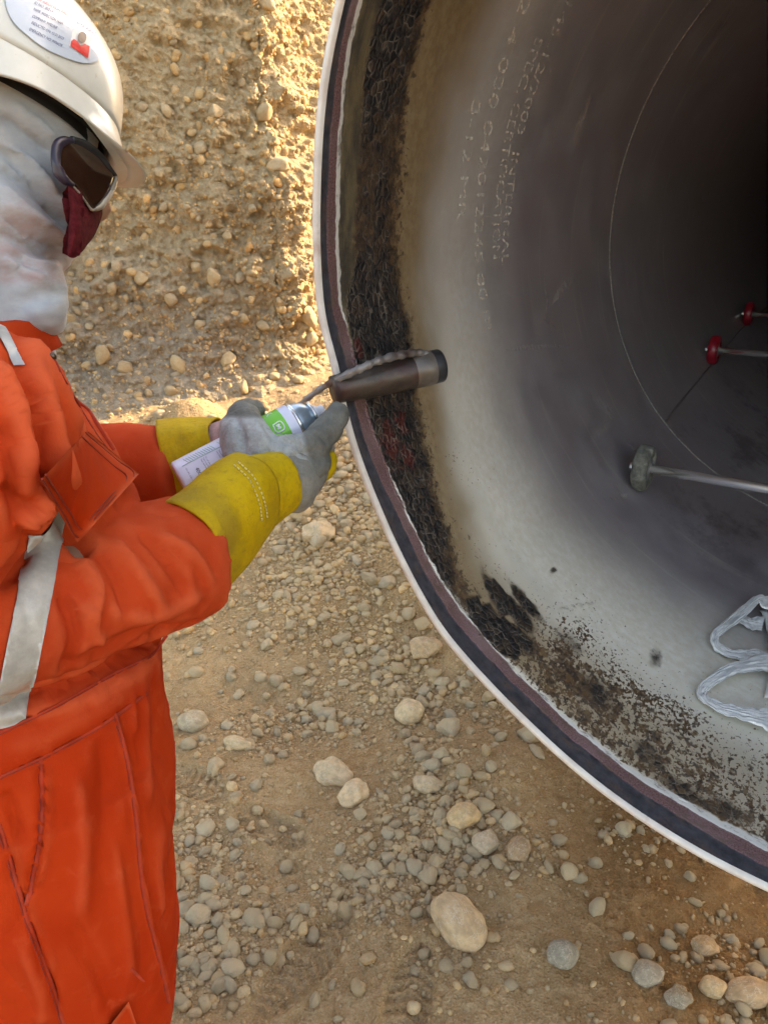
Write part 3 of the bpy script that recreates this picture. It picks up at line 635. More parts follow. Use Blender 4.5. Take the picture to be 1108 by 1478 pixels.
M_OUT = simple('pipe_outside', (.32, .30, .29), .6, 0, .2, 12, .4, .002)
sp_ = np.concatenate([[.012, .05], np.geomspace(.1, 24, 30)])
link('pipe_shell', ring([(s, RO) for s in sp_] + [(24.0, .02)], 240), M_OUT, PIPE)
link('end_light_block', ring([(23.95, RI), (23.95, .0)], 60), M_OUT, PIPE)  # unseen cap added to keep daylight out of the far end
# girth weld and long seam
M_WELD = simple('weld_bead', (.30, .28, .26), .4, .3, .3, 200, .6, .002)
def bead(pts_th, pts_s, w, h, name):
    n = len(pts_th); k = 5; prof = [(-w, 0), (-w * .6, h * .7), (0, h), (w * .6, h * .7), (w, 0)]
    Vs = []
    for i in range(n):
        for (du, dh) in prof:
            if name == 'girth_weld': Vs.append(cylp(np.array(pts_th[i]), np.array(pts_s[i] + du), np.array(RI + dR(pts_th[i], pts_s[i]) + .001 - dh * (1 + .25 * math.sin(i * 2.3)))))
            else: Vs.append(cylp(np.array(pts_th[i] + du / RI), np.array(pts_s[i]), np.array(RI + .001 - dh)))
    return link(name, mesh_np(name, np.array(Vs) - PC, grid_faces(n, k)), M_WELD, PIPE)
tt = np.radians(np.linspace(-60, 300, 900)); bead(tt, np.full(900, 1.303), .0035, .0035, 'girth_weld')
ss = np.linspace(1.31, 12, 120); M_SV = M_WELD; M_WELD = simple('seam_weld', (.20, .17, .165), .5, .2, .2, 200)
bead(np.radians(np.interp(ss, [1.3, 1.45, 2.87, 12], [224.2, 223.5, 219.4, 219.4])), ss, .004, .003, 'seam_weld')
# stencilled numbers
m = NT('stencil_paint'); p = m.geo(); tr = m.n('BsdfTransparent'); mx = m.n('MixShader'); m.out((.86, .80, .70), .6)
f = m.ramp(m.noise(90, p, 4, .7), .35, .62, .2, .85); m.set(mx.inputs[0], f); m.t.links.new(tr.outputs[0], mx.inputs[1]); m.t.links.new(m.b.outputs[0], mx.inputs[2]); m.t.links.new(mx.outputs[0], m.o.inputs[0]); M_TXT = m.m
FONT = None
def text_mesh(body, size, spacing=1.0, res=3):
    cu = bpy.data.curves.new('t', 'FONT'); cu.body = body; cu.size = size; cu.space_character = spacing; cu.resolution_u = res
    o = bpy.data.objects.new('t', cu); COL.objects.link(o); dgr = bpy.context.evaluated_depsgraph_get(); dgr.update()
    me = bpy.data.meshes.new_from_object(o.evaluated_get(dgr)); bpy.data.objects.remove(o); return me
def stencil(body, th0, th1, s0, s1, size):
    me = text_mesh(body, size); V = verts(me); w = V[:, 0].max(); h = size * .7
    bm = bmesh.new(); bm.from_mesh(me)
    bmesh.ops.triangulate(bm, faces=bm.faces[:]); bmesh.ops.subdivide_edges(bm, edges=[e for e in bm.edges if e.calc_length() > .012], cuts=2)
    # stencil bridges: a thin gap across the middle of every letter
    bmesh.ops.bisect_plane(bm, geom=bm.verts[:] + bm.edges[:] + bm.faces[:], plane_co=(0, h * .44, 0), plane_no=(0, 1, 0))
    bmesh.ops.bisect_plane(bm, geom=bm.verts[:] + bm.edges[:] + bm.faces[:], plane_co=(0, h * .56, 0), plane_no=(0, 1, 0))
    bmesh.ops.delete(bm, geom=[f for f in bm.faces if h * .44 < f.calc_center_median().y < h * .56], context='FACES')
    bm.to_mesh(me); bm.free(); V = verts(me)
    T = np.radians(th0 + (th1 - th0) * V[:, 0] / w); s = s0 + (s1 - s0) * V[:, 0] / w + V[:, 1]
    setv(me, cylp(T, s, RI + dR(T, s) - .0022) - PC); me.name = 'stencil_lettering'; link('stencil_lettering', me, M_TXT, PIPE)
stencil('12 4 030 042012245 00 m', 151, 193.5, .425, .482, .050)
stencil('3-12 MR', 164.5, 178.5, .385, .392, .044)
stencil('SPEC. CERTIFICATION', 156, 184, .535, .545, .048)
stencil('1145-12/2003  INTERNAL', 149, 185, .585, .588, .046)
# scuffs, scratches: thin proud smears of dust
m = NT('dust_smear'); tr = m.n('BsdfTransparent'); mx = m.n('MixShader'); m.out((.58, .52, .44), .8); cd_ = m.sep(m.attr('fade'))
f = m.math('MULTIPLY', cd_[0], m.ramp(m.noise(60, m.vscale(m.geo(), (1, 1, .5)), 5, .75), .42, .7, 0, .6)); m.set(mx.inputs[0], f); m.t.links.new(tr.outputs[0], mx.inputs[1]); m.t.links.new(m.b.outputs[0], mx.inputs[2]); m.t.links.new(mx.outputs[0], m.o.inputs[0]); M_SM = m.m
def smear(name, pts, wpx, mat=M_SM, off=.0012, strength=1.0):
    pts = catmull(np.array(pts, float), 24); d = np.gradient(pts, axis=0); d /= np.linalg.norm(d, axis=1)[:, None]; nrm = np.stack([-d[:, 1], d[:, 0]], -1)
    t = np.linspace(0, 1, 24); w = wpx * np.sin(np.pi * np.clip(t, .03, .97)) ** .6; Vs = []; A = []
    for i in range(24):
        for k in (-1, -.5, 0, .5, 1):
            q = pts[i] + nrm[i] * k * w[i] / 2; tt_, s0, _ = to_cyl(*q); Vs.append(cylp(np.array(tt_), np.array(s0), np.array(RI + dR(tt_, s0) - off))); A.append([(1 - k * k) * math.sin(math.pi * t[i]) * strength] * 3)
    me = mesh_np(name, np.array(Vs) - PC, grid_faces(24, 5)); add_attr(me, 'fade', A); return link(name, me, mat, PIPE)
for pts, w in [([(790, 445), (812, 415), (845, 385)], 14), ([(720, 507), (760, 502), (830, 499)], 10), ([(782, 380), (786, 430), (784, 470)], 6), ([(822, 235), (835, 180), (862, 118)], 14), ([(1030, 50), (1048, 25), (1065, 5)], 12), ([(902, 632), (912, 645), (922, 655)], 5), ([(880, 690), (900, 715), (868, 720)], 14), ([(780, 460), (800, 474)], 5), ([(800, 880), (860, 870)], 10), ([(840, 560), (880, 600), (850, 640)], 16)]: smear('dust_smear', pts, w)

# ================================================================== rods with wheels inside the pipe
M_CHROME = NT('chrome'); M_CHROME = M_CHROME.out((.95, .95, .95), .17, .92)
M_RED = simple('red_tyre', (.30, .008, .022), .38, 0, .12, 40, .15)
def worn():
    m = NT('worn_tyre'); p = m.obj(); n = m.noise(60, p, 5, .7); w_ = m.noise(18, m.vscale(p, (1, 3, 1)), 4, .7)
    c = m.mix(m.ramp(n, .3, .7), (.07, .07, .06), (.20, .20, .17)); c = m.mix(m.ramp(w_, .52, .62), c, (.34, .33, .28)); return m.out(c, .8, 0, m.bump(m.math('ADD', n, w_), .8, .004))
M_WORN = worn()
WH = [((928, 675), 'worn', .053, 'chrome axle rod with a tape-bound grey wheel, nearest the pipe mouth'),
      ((1030, 505), 'red', .052, 'chrome axle rod with a bright red wheel, middle of the three inside the pipe'),
      ((1080, 453), 'red', .052, 'chrome axle rod with a dark red wheel, farthest inside the pipe')]
for (px, py), kind, wr, lab in WH:
    v = ray(px, py)
    for t in np.arange(1.2, 5, .001):
        w = CAM + v * t - PC; u, h, s0 = w @ E1, w @ E2 - wr, w @ a_
        if math.hypot(u, h) > RI - .003: break
    c0 = CAM + v * t; u0 = w @ E1; h0 = w @ E2
    R = empty('wheel_axle', c0.tolist(), lab, 'wheel axle', 'wheeled cross rods inside the pipe')
    lo = lambda q: np.asarray(q) - c0
    half = abs(u0)
    Vt, Ft = tube([lo(c0 + E1 * .012), lo(c0 + E1 * (2 * half - .012))], [.0115] * 2, 20, 3); link('rod', mesh_np('rod', Vt, Ft), M_CHROME, R)
    def wheel(cc, sg, other=False):
        n = 48; k = 14; ph = np.linspace(0, 2 * math.pi, k, endpoint=False); tw = .017; Vs = []
        for i in range(n):
            a = i * 2 * math.pi / n
            rad = a_ * math.cos(a) + E2 * math.sin(a)
            for f in ph:
                bump = 1 + (.035 * float(perlin(a * 3, f * 1.5, 4.2)) + (.03 if int(a * 2.2) % 2 else 0) if kind == 'worn' else 0)
                rr = (wr - .014) + .014 * math.copysign(abs(math.cos(f)) ** .7, math.cos(f)) * bump
                Vs.append(lo(cc) + rad * rr * (bump if kind == 'worn' else 1) + E1 * tw * math.copysign(abs(math.sin(f)) ** .75, math.sin(f)) * bump)
        i, j = np.meshgrid(np.arange(n), np.arange(k), indexing='ij'); Fq = np.stack([i * k + j, ((i + 1) % n) * k + j, ((i + 1) % n) * k + (j + 1) % k, i * k + (j + 1) % k], -1).reshape(-1, 4)
        wo = link('wheel', mesh_np('wheel', np.array(Vs), Fq), M_WORN if kind == 'worn' else M_RED, R)
        Vt, Ft = tube([lo(cc - E1 * .012), lo(cc + E1 * .012)], [wr - .020] * 2, 24, 3); link('hub', mesh_np('hub', Vt, Ft), M_DISC, wo)
        Vt, Ft = tube([lo(cc - E1 * sg * .030), lo(cc - E1 * sg * .012)], [.008, .010], 6, 2); link('axle_nut', mesh_np('axle_nut', Vt, Ft, False), M_CHROME, R)
    M_DISC = simple('disc', (.20, .19, .18), .5)
    wheel(c0, 1); wheel(c0 + E1 * 2 * half, -1)
# ================================================================== the worker
FW = np.array([.906, .423, 0]); LT = np.array([.423, -.906, 0]); UP = np.array([0, 0, 1.0]); CB = np.array([-.41, .72, 0])
def B(f, l, z): return CB + FW * f + LT * l + UP * z
PERSON = empty('person', B(0, 0, 0).tolist(), 'worker in orange coverall and white hard hat, face wrapped, gloved hands on a spray can', 'person')
PO = np.array(B(0, 0, 0))
def put(name, me, mat, parent=None, **kw):       # meshes are written in world coordinates; parts live in the person's space
    setv(me, verts(me) - PO); me.name = name; return link(name, me, mat, parent or PERSON, **kw)
SHn = B(.01, .195, 1.285); ELn = np.array([-.395, .460, 1.130]); CFn = P(275, 803, .808); WRn = P(365, 725, .87)
SHf = B(-.03, -.16, 1.245); ELf = np.array([-.44, 1.00, 1.10]); CFf = P(262, 672, 1.02); WRf = P(325, 645, 1.02)
# head frame
HC = P(-2, 200, .69); hp = math.radians(24)
HF = FW * math.cos(hp) - UP * math.sin(hp); HU = FW * math.sin(hp) + UP * math.cos(hp); HR = LT
def Hd(f, u, l): return HC + HF * f + HU * u + HR * l
# ---- body (continuous, under the clothes)
parts = [tube([B(-.01, 0, .86), B(0, 0, 1.0), B(.0, 0, 1.12), B(-.02, 0, 1.22), B(-.02, 0, 1.30)], [(.10, .15), (.095, .13), (.095, .145), (.070, .135), (.045, .07)], 20, side=FW)]
parts.append(tube([B(.0, 0, 1.28), Hd(-.03, -.10, 0), Hd(-.02, -.03, 0)], [.065, .055, .06]))
parts.append(ellipsoid(Hd(-.015, .03, 0), [HF * .080, HU * .072, HR * .050]))
parts.append(ellipsoid(Hd(.02, -.045, 0), [HF * .060, HU * .065, HR * .046]))
parts.append(tube([Hd(.075, .01, 0), Hd(.098, -.022, 0), Hd(.088, -.034, 0)], [.008, .013, .009], 10))
parts.append(tube([Hd(.07, -.06, -.02), Hd(.082, -.06, 0), Hd(.07, -.06, .02)], [.006, .008, .006], 8))
for l in (-.050, .050): parts.append(ellipsoid(Hd(-.01, -.005, l), [HF * .016, HU * .028, HR * .007], 2))
for S0, E0, W0 in ((SHn, ELn, WRn), (SHf, ELf, WRf)):
    parts.append(tube([B(0, .0, 1.27) * .4 + S0 * .6, S0, (S0 + E0) / 2, E0, (E0 + W0) / 2, W0], [.05, .052, .045, .036, .036, .026], 14))
for l in (.10, -.10): parts.append(tube([B(-.02, l * .8, .9), B(0, l, .75), B(.01, l, .48), B(-.01, l, .28), B(-.02, l, .09)], [.085, .08, .055, .052, .035], 14)); fo = 0 if l > 0 else -.12; parts.append(tube([B(-.06 + fo, l, .045), B(.06 + fo, l, .04), B(.17 + fo, l, .03)], [(.04, .045), (.042, .045), (.025, .04)], 12, side=UP))
M_SKIN = simple('skin', (.30, .17, .11), .5, 0, .05)
bodyme = remesh(parts, .007, 4); put('body', bodyme, M_SKIN)
M_BOOT = simple('boot_leather', (.06, .045, .035), .6)
for l, fo in ((.10, 0), (-.10, -.12)): put('boot', remesh([tube([B(-.08 + fo, l, .05), B(.06 + fo, l, .045), B(.19 + fo, l, .035)], [(.05, .052), (.05, .052), (.035, .046)], 16, side=UP), tube([B(-.03 + fo, l, .04), B(-.03 + fo * .5, l, .26)], [.055, .06], 16)], .008, 3), M_BOOT)
# ---- coverall
cov = [tube([B(-.01, 0, .74), B(-.012, 0, .84), B(-.005, 0, .93), B(0, 0, 1.02), B(-.005, 0, 1.14), B(-.025, 0.01, 1.22), B(-.045, .02, 1.295), B(-.05, .01, 1.35)],
            [(.150, .190), (.158, .205), (.150, .190), (.152, .175), (.148, .180), (.128, .185), (.10, .155), (.075, .10)], 40, 70, side=FW, power=2.25)]
cov.append(tube([B(-.05, .10, 1.31), SHn, SHn * .55 + ELn * .45, ELn + np.array([0, 0, -.005]), ELn * .62 + CFn * .38, ELn * .3 + CFn * .7, CFn], [.065, .080, .066, .058, .061, .065, .066], 28, 60, power=2.1))
cov.append(tube([B(-.05, -.08, 1.27), SHf, SHf * .5 + ELf * .5, ELf, ELf * .45 + CFf * .55, CFf], [.06, .07, .068, .066, .060, .052], 24, 50))
for l, ff in ((.105, (-.012, -.015, -.045, -.06)), (-.10, (0, .010, .022, -.09))): cov.append(tube([B(-.015, l * .9, .88), B(ff[0], l, .74), B(ff[1], l * 1.05, .55), B(ff[2], l * 1.05, .35), B(ff[3], l, .12)], [(.135, .11), (.135, .118), (.115, .105), (.103, .095), (.10, .09)], 28, 50, side=FW, power=2.2))
cm_ = remesh(cov, .0052, 6)
V = verts(cm_); N = normals(cm_)
d = .0045 * fbm(V[:, 0] * 9, V[:, 1] * 9, V[:, 2] * 5, 3) + .0012 * fbm(V[:, 0] * 30, V[:, 1] * 30, V[:, 2] * 22, 3, .6, True)
# sleeve creases running round the forearm
ax = CFn - ELn; La = np.linalg.norm(ax); ax /= La; ta = (V - ELn) @ ax; ra = np.linalg.norm(V - ELn - ta[:, None] * ax, axis=1)
am = (ta > -.02) & (ra < .11) & (ta < La + .02)
d = d + np.where(am, .0030 * fbm(V[:, 0] * 14 + 3 * ta, V[:, 2] * 10, ta * 26, 3, .55, True), 0)
setv(cm_, V + N * d[:, None])
st = [([(-20, 1020), (60, 1008), (130, 985), (210, 938), (300, 900)], 9, -.022), # folds of cloth: (points, width, height)
 ([(30, 470), (60, 560), (85, 650), (105, 720)], 10, .010), ([(50, 500), (85, 570), (125, 640)], 7, .007), ([(70, 520), (110, 590), (150, 655)], 6, .006), ([(10, 500), (45, 590), (70, 690)], 9, -.010),
 ([(0, 520), (30, 600), (45, 700)], 10, .010), ([(0, 600), (20, 680), (30, 780)], 9, -.009), ([(95, 560), (135, 640), (160, 690)], 5, -.006),
 ([(78, 690), (90, 740), (112, 780), (130, 800)], 12, -.020), ([(45, 560), (70, 650), (78, 720)], 6, -.012),
 ([(112, 800), (140, 850), (130, 900)], 9, .008), ([(140, 790), (175, 850), (180, 900)], 8, -.007), ([(160, 775), (205, 830), (235, 880)], 8, .007), ([(200, 765), (240, 810), (270, 860)], 7, -.006), ([(90, 850), (110, 920), (90, 985)], 9, -.008), ([(150, 880), (220, 890), (300, 850)], 10, .006), ([(230, 770), (280, 800), (310, 850)], 6, .005), ([(260, 900), (180, 925), (100, 970)], 9, -.007), ([(120, 870), (150, 935)], 6, .006),
 ([(25, 760), (60, 740), (80, 700)], 9, .012), ([(0, 850), (40, 800), (60, 740)], 10, -.010), ([(0, 700), (40, 730), (70, 720)], 9, -.008),
 ([(0, 1058), (80, 1020), (160, 975), (248, 932)], 3.0, -.006), ([(0, 1122), (70, 1090), (150, 1045), (210, 1000)], 2.5, -.005), ([(0, 1090), (80, 1055), (160, 1010), (230, 960)], 16, .004),
 ([(60, 1095), (62, 1150), (58, 1220), (40, 1305)], 3, -.010), ([(66, 1100), (70, 1170), (66, 1230), (48, 1300)], 5, .005),
 ([(0, 1190), (25, 1275), (45, 1340), (75, 1420), (95, 1490)], 2.8, -.007), ([(8, 1180), (35, 1275), (60, 1350), (95, 1440)], 4, .004),
 ([(167, 1030), (185, 1100), (197, 1180), (208, 1290), (232, 1390), (252, 1478)], 2.5, .005), ([(172, 1030), (190, 1100), (203, 1180), (214, 1290), (238, 1390)], 2.5, -.005),
 ([(205, 990), (208, 1080), (215, 1160)], 6, .006), ([(222, 970), (228, 1040), (225, 1100)], 5, -.006), ([(190, 1000), (194, 1060)], 4, .004), ([(150, 1060), (155, 1160), (150, 1280)], 14, -.006), ([(110, 1110), (120, 1220), (115, 1330)], 14, .007), ([(240, 960), (246, 1080), (246, 1200)], 7, .005),
 ([(262, 1180), (250, 1260), (238, 1340)], 7, -.007), ([(230, 1180), (225, 1260), (235, 1330)], 8, .006), ([(30, 1360), (60, 1430), (60, 1478)], 12, .007), ([(100, 1330), (140, 1400), (170, 1478)], 14, -.006), ([(10, 1140), (30, 1210)], 8, -.006), ([(160, 1200), (180, 1330), (190, 1420)], 10, .005),
]
strokes(cm_, [(a, w, h * 1.2) for a, w, h in st])
V = verts(cm_); x, y, z = proj(V)
M_COV = NT('orange_cloth'); m = M_COV; p = m.geo(); n = m.noise(6, p, 5, .6); n2 = m.noise(28, p, 6, .7); wv = m.n('TexNoise'); wp = m.vscale(p, (900, 900, 260)); nw = m.noise(1, wp, 2)
c = m.mix(m.ramp(n, .3, .7), (.38, .026, .005), (.46, .042, .009)); c = m.mix(m.ramp(n2, .52, .75, 0, .5), c, (.50, .075, .026)); c = m.mix(m.ramp(m.attr('fade', 'Fac'), 0, 1, 0, .75), c, (.60, .12, .05))
c = m.mix(m.ramp(m.noise(11, p, 5, .7), .6, .75, 0, .25), c, (.28, .02, .008))
wr = m.noise(6, m.vscale(p, (1, 1, .55)), 2, .45, .7); wr = m.math('ABSOLUTE', m.math('SUBTRACT', wr, .5)); M_COV = m.out(c, .85, 0, m.bump(wr, .6, .04, m.bump(n2, .3, .004, m.bump(nw, .25, .0008))), Specular_IOR_Level=.08)
# wear: paler along ridges
me = cm_; N = normals(me)
def curvature(me):
    V = verts(me); e = np.empty(len(me.edges) * 2, np.int32); me.edges.foreach_get('vertices', e); e = e.reshape(-1, 2)
    S_ = np.zeros_like(V); c = np.zeros(len(V)); np.add.at(S_, e[:, 0], V[e[:, 1]]); np.add.at(S_, e[:, 1], V[e[:, 0]]); np.add.at(c, e[:, 0], 1); np.add.at(c, e[:, 1], 1)
    return ((V - S_ / c[:, None]) * normals(me)).sum(1), e
cv, ed = curvature(cm_)
for _ in range(5):
    s2 = np.zeros_like(cv); cc = np.zeros_like(cv); np.add.at(s2, ed[:, 0], cv[ed[:, 1]]); np.add.at(s2, ed[:, 1], cv[ed[:, 0]]); np.add.at(cc, ed[:, 0], 1); np.add.at(cc, ed[:, 1], 1); cv = .4 * cv + .6 * s2 / cc
fade = np.clip(np.clip(cv / .0004, 0, 1) * .35 + .30 * sstep(.93, 1.03, verts(cm_)[:, 2]), 0, 1)
add_attr(cm_, 'fade', np.stack([fade] * 3, -1))
ctree = bvh(cm_)
# reflective bands: rings lifted off the cloth
M_TAPE = NT('grey_reflective_tape'); m = M_TAPE; p = m.geo(); n = m.noise(60, p, 5, .7)
M_TAPE = m.out(m.mix(m.ramp(n, .3, .7), (.32, .32, .30), (.42, .42, .40)), .42, .15, m.bump(m.noise(14, p, 4), .35, .006, m.bump(n, .3, .002)))
def band(name, sel, off):
    V = verts(cm_); N = normals(cm_); F4 = [tuple(p.vertices) for p in cm_.polygons]; F4 = [f for f in F4 if all(sel[i] for i in f)]
    ids = sorted({i for f in F4 for i in f}); mp = {k: j for j, k in enumerate(ids)}
    me = bpy.data.meshes.new(name); me.from_pydata((V[ids] + N[ids] * off).tolist(), [], [[mp[i] for i in f] for f in F4]); me.update()
    for p in me.polygons: p.use_smooth = True
    bm = bmesh.new(); bm.from_mesh(me); bmesh.ops.smooth_vert(bm, verts=[v for v in bm.verts if v.is_boundary], factor=.5, use_axis_x=True, use_axis_y=True, use_axis_z=True); bmesh.ops.smooth_vert(bm, verts=[v for v in bm.verts if v.is_boundary], factor=.5, use_axis_x=True, use_axis_y=True, use_axis_z=True)
    g = bmesh.ops.extrude_edge_only(bm, edges=[e for e in bm.edges if e.is_boundary])
    for v in [q for q in g['geom'] if isinstance(q, bmesh.types.BMVert)]:
        pass
    bm.to_mesh(me); bm.free(); return put(name, me, M_TAPE)
nb_ = np.cross(ray(32, 1000), ray(75, 790)); nb_ = nb_ / np.linalg.norm(nb_)       # plane of the sleeve band
tbv = ELn * .68 + CFn * .32; pl = np.array(surf(ctree, 41, 900)[0]); bdn = ax * .8 + .2 * LT; bdn /= np.linalg.norm(bdn)
V = verts(cm_); tb_ = (V - pl) @ nb_ * (1 if nb_ @ ax > 0 else -1); ta = (V - ELn) @ ax; ra = np.linalg.norm(V - ELn - ta[:, None] * ax, axis=1)
tdir = (V - pl) @ ax; tilt = proj(V)[1]
def band2(name, planes, sel, off):
    bm = bmesh.new(); bm.from_mesh(cm_); bm.normal_update()
    V = verts(cm_); s_ = sel(V, normals(cm_)); bm.verts.ensure_lookup_table()
    bmesh.ops.delete(bm, geom=[v for v in bm.verts if not s_[v.index]], context='VERTS')
    for co, no in planes: bmesh.ops.bisect_plane(bm, geom=bm.verts[:] + bm.edges[:] + bm.faces[:], plane_co=co, plane_no=no, clear_outer=True)
    left = set(bm.faces); best = []
    while left:
        st_k = [left.pop()]; isl = list(st_k)
        while st_k:
            f_ = st_k.pop()
            for e_2 in f_.edges:
                for g_ in e_2.link_faces:
                    if g_ in left: left.discard(g_); st_k.append(g_); isl.append(g_)
        if len(isl) > len(best): best = isl
    bs_ = set(best); bmesh.ops.delete(bm, geom=[f for f in bm.faces if f not in bs_], context='FACES')
    bm.normal_update(); nn = {v: v.normal.copy() for v in bm.verts}
    for v in bm.verts: v.co += nn[v] * off
    g = bmesh.ops.extrude_edge_only(bm, edges=[e for e in bm.edges if e.is_boundary])
    for v in [q for q in g['geom'] if isinstance(q, bmesh.types.BMVert)]: v.co -= v.normal * 0 + Vector(np.zeros(3))
    for f in bm.faces: f.smooth = True
    me = bpy.data.meshes.new(name); bm.to_mesh(me); bm.free(); return put(name, me, M_TAPE)
nbx = nb_ * (1 if nb_ @ ax > 0 else -1)
def near_arm(V, N):
    ta = (V - ELn) @ ax; ra = np.linalg.norm(V - ELn - ta[:, None] * ax, axis=1); return (ra < .115) & (ta > -.08) & (ta < .24) & (np.abs((V - pl) @ nbx) < .03)
band2('sleeve_band', [(pl + nbx * .0125, nbx), (pl - nbx * .0125, -nbx)], near_arm, .0022)
zb = lambda l0, h: [(B(0, 0, .30 + h), (0, 0, 1)), (B(0, 0, .30 - h), (0, 0, -1))]
band2('leg_band', zb(0, .020), lambda V, N: ((V - B(0, 0, 0)) @ LT < .0) & (np.abs(V[:, 2] - .30) < .04), .002)
band2('leg_band', zb(0, .020), lambda V, N: ((V - B(0, 0, 0)) @ LT > .01) & (np.abs(V[:, 2] - .30) < .04), .002)
cq = np.cross(ray(-4, 470), ray(30, 530)); cq /= np.linalg.norm(cq); cpl = np.array(surf(ctree, 8, 490)[0])
band2('chest_band', [(cpl + cq * .0035, cq), (cpl - cq * .0035, -cq)], lambda V, N: (np.abs((V - cpl) @ cq) < .015) & (proj(V)[1] < 531) & (V[:, 2] > 1.15) & ((CAM - V) * N).sum(1).__gt__(0), .0018)
# seams: felled ribs that follow the cloth, with a thread line
M_SEAM = simple('seam_cloth', (.37, .028, .006), .85, 0, .1, 60, .3)
M_SEAMD = simple('seam_shade_thread', (.24, .017, .005), .85, 0, .1, 60, .3)
def seam(name, pts, r, mat, lift=.0):
    q = catmull(np.array(pts, float), len(pts) * 8); W_ = []
    for a in q: h, nn = surf(ctree, *a); W_.append((h, nn if nn @ (CAM - h) > 0 else -nn))
    Hh = np.array([w[0] + w[1] * lift for w in W_]); k = np.array([.25, .5, .25])
    for _ in range(2): Hh[1:-1] = Hh[:-2] * .25 + Hh[1:-1] * .5 + Hh[2:] * .25
    Vt, Ft = tube(Hh, [(r * .6, r)] * len(Hh), 8, len(Hh), side=LT); put(name, mesh_np(name, Vt, Ft), mat)
for pts in ([(0, 1058), (80, 1020), (160, 975), (246, 934)], [(0, 1122), (70, 1090), (150, 1045), (212, 1000)]):
    seam('waist_seam', pts, .0020, M_SEAM); seam('waist_seam_thread', [(a, b + 2.6) for a, b in pts], .0007, M_SEAMD, .0004)
seam('pocket_edge', [(61, 1096), (63, 1150), (59, 1220), (41, 1305)], .0030, M_SEAM, .001); seam('pocket_opening', [(57, 1098), (58, 1150), (54, 1220), (38, 1303)], .0016, M_SEAMD)
seam('front_edge', [(38, 452), (72, 490), (100, 545), (140, 615), (163, 650)], .0026, M_SEAM, .001); seam('front_edge_thread', [(33, 458), (66, 495), (94, 550), (134, 618), (158, 652)], .0008, M_SEAMD, .0003)
seam('side_seam', [(0, 1190), (25, 1275), (45, 1340), (75, 1420), (95, 1485)], .0022, M_SEAM); seam('side_seam_thread', [(-3, 1198), (22, 1281), (42, 1346), (72, 1426), (90, 1485)], .0009, M_SEAMD)
seam('front_seam', [(167, 1030), (185, 1100), (197, 1180), (208, 1290), (232, 1390), (250, 1470)], .0020, M_SEAM); seam('front_seam_thread', [(164.5, 1034), (182.5, 1100), (194.5, 1180), (205.5, 1290), (229.5, 1390), (247, 1470)], .0008, M_SEAMD)
COVER = put('coverall', cm_, M_COV)
# chest pocket flap, stitched sheets that follow the cloth
def sheet(name, quad, nu, nv, offs, mat, thick=.0022, push=.004):
    q = [np.array(k, float) for k in quad]; Rr = []; Tt = []; Aa = []; Oo = []
    for i in range(nu):
        for j in range(nv):
            u, v = i / (nu - 1), j / (nv - 1); a = (q[0] * (1 - u) + q[1] * u) * (1 - v) + (q[3] * (1 - u) + q[2] * u) * v
            h, nn = surf(ctree, *a); r_ = ray(*a); Rr.append(r_); Tt.append((h - CAM) @ r_ / (r_ @ r_)); Aa.append([1, u, v, u * u, u * v, v * v]); Oo.append(offs(u, v))
    Aa = np.array(Aa); Tt = np.array(Tt); w = np.ones(len(Tt))
    for _ in range(4):
        co = np.linalg.lstsq(Aa * w[:, None], Tt * w, rcond=None)[0]; e = Tt - Aa @ co; w = 1 / (1 + (e / .008) ** 2)
    Tt = Aa @ co - push; Vs = (CAM + np.array(Rr) * (Tt - np.array(Oo))[:, None]).reshape(nu, nv, 3)
    vw = CAM - Vs; vw /= np.linalg.norm(vw, axis=2)[..., None]
    Bk = Vs - vw * thick; allV = np.concatenate([Vs.reshape(-1, 3), Bk.reshape(-1, 3)]); gf = grid_faces(nu, nv); n = nu * nv
    edge = []
    rim_ = [i * nv for i in range(nu)] + [(nu - 1) * nv + j for j in range(1, nv)] + [i * nv + nv - 1 for i in range(nu - 2, -1, -1)] + [j for j in range(nv - 2, 0, -1)]
    for a, b in zip(rim_, rim_[1:] + rim_[:1]): edge.append([a, b, b + n, a + n])
    me = mesh_np(name, allV, np.concatenate([gf, gf[:, ::-1] + n, np.array(edge)])); add_attr(me, 'fade', np.concatenate([[[max(0, 1 - 8 * min(i / (nu - 1), 1 - i / (nu - 1), j / (nv - 1), 1 - j / (nv - 1))) * .7] * 3 for i in range(nu) for j in range(nv)]] * 2))
    o = put(name, me, mat)
    if name == 'pocket_flap':
        for d_ in (.05, .11):
            ij = [(int(round(u * (nu - 1))), int(round(v * (nv - 1)))) for u, v in [(d_, .02), (d_, .3), (d_, .6), (d_, 1 - d_), (.3, 1 - d_), (.6, 1 - d_), (1 - d_, 1 - d_), (1 - d_, .6), (1 - d_, .3), (1 - d_, .02)]]
            q_ = [Vs[i_, j_] + vw[i_, j_] * .0006 for i_, j_ in ij]; Vt, Ft = tube(q_, [.0007] * len(q_), 6, 80); put('flap_stitching', mesh_np('s', Vt, Ft), M_SEAMD, o)
    return o
sheet('pocket_flap', [(58, 694), (127, 622), (201, 684), (112, 784)], 26, 22, lambda u, v: .005 + .009 * math.sin(math.pi * v) + .004 * math.sin(u * 9) * v, M_COV, push=.042)

sheet('cargo_pocket_flap', [(150, 1492), (186, 1446), (205, 1500), (190, 1540)], 8, 8, lambda u, v: .006, M_COV)
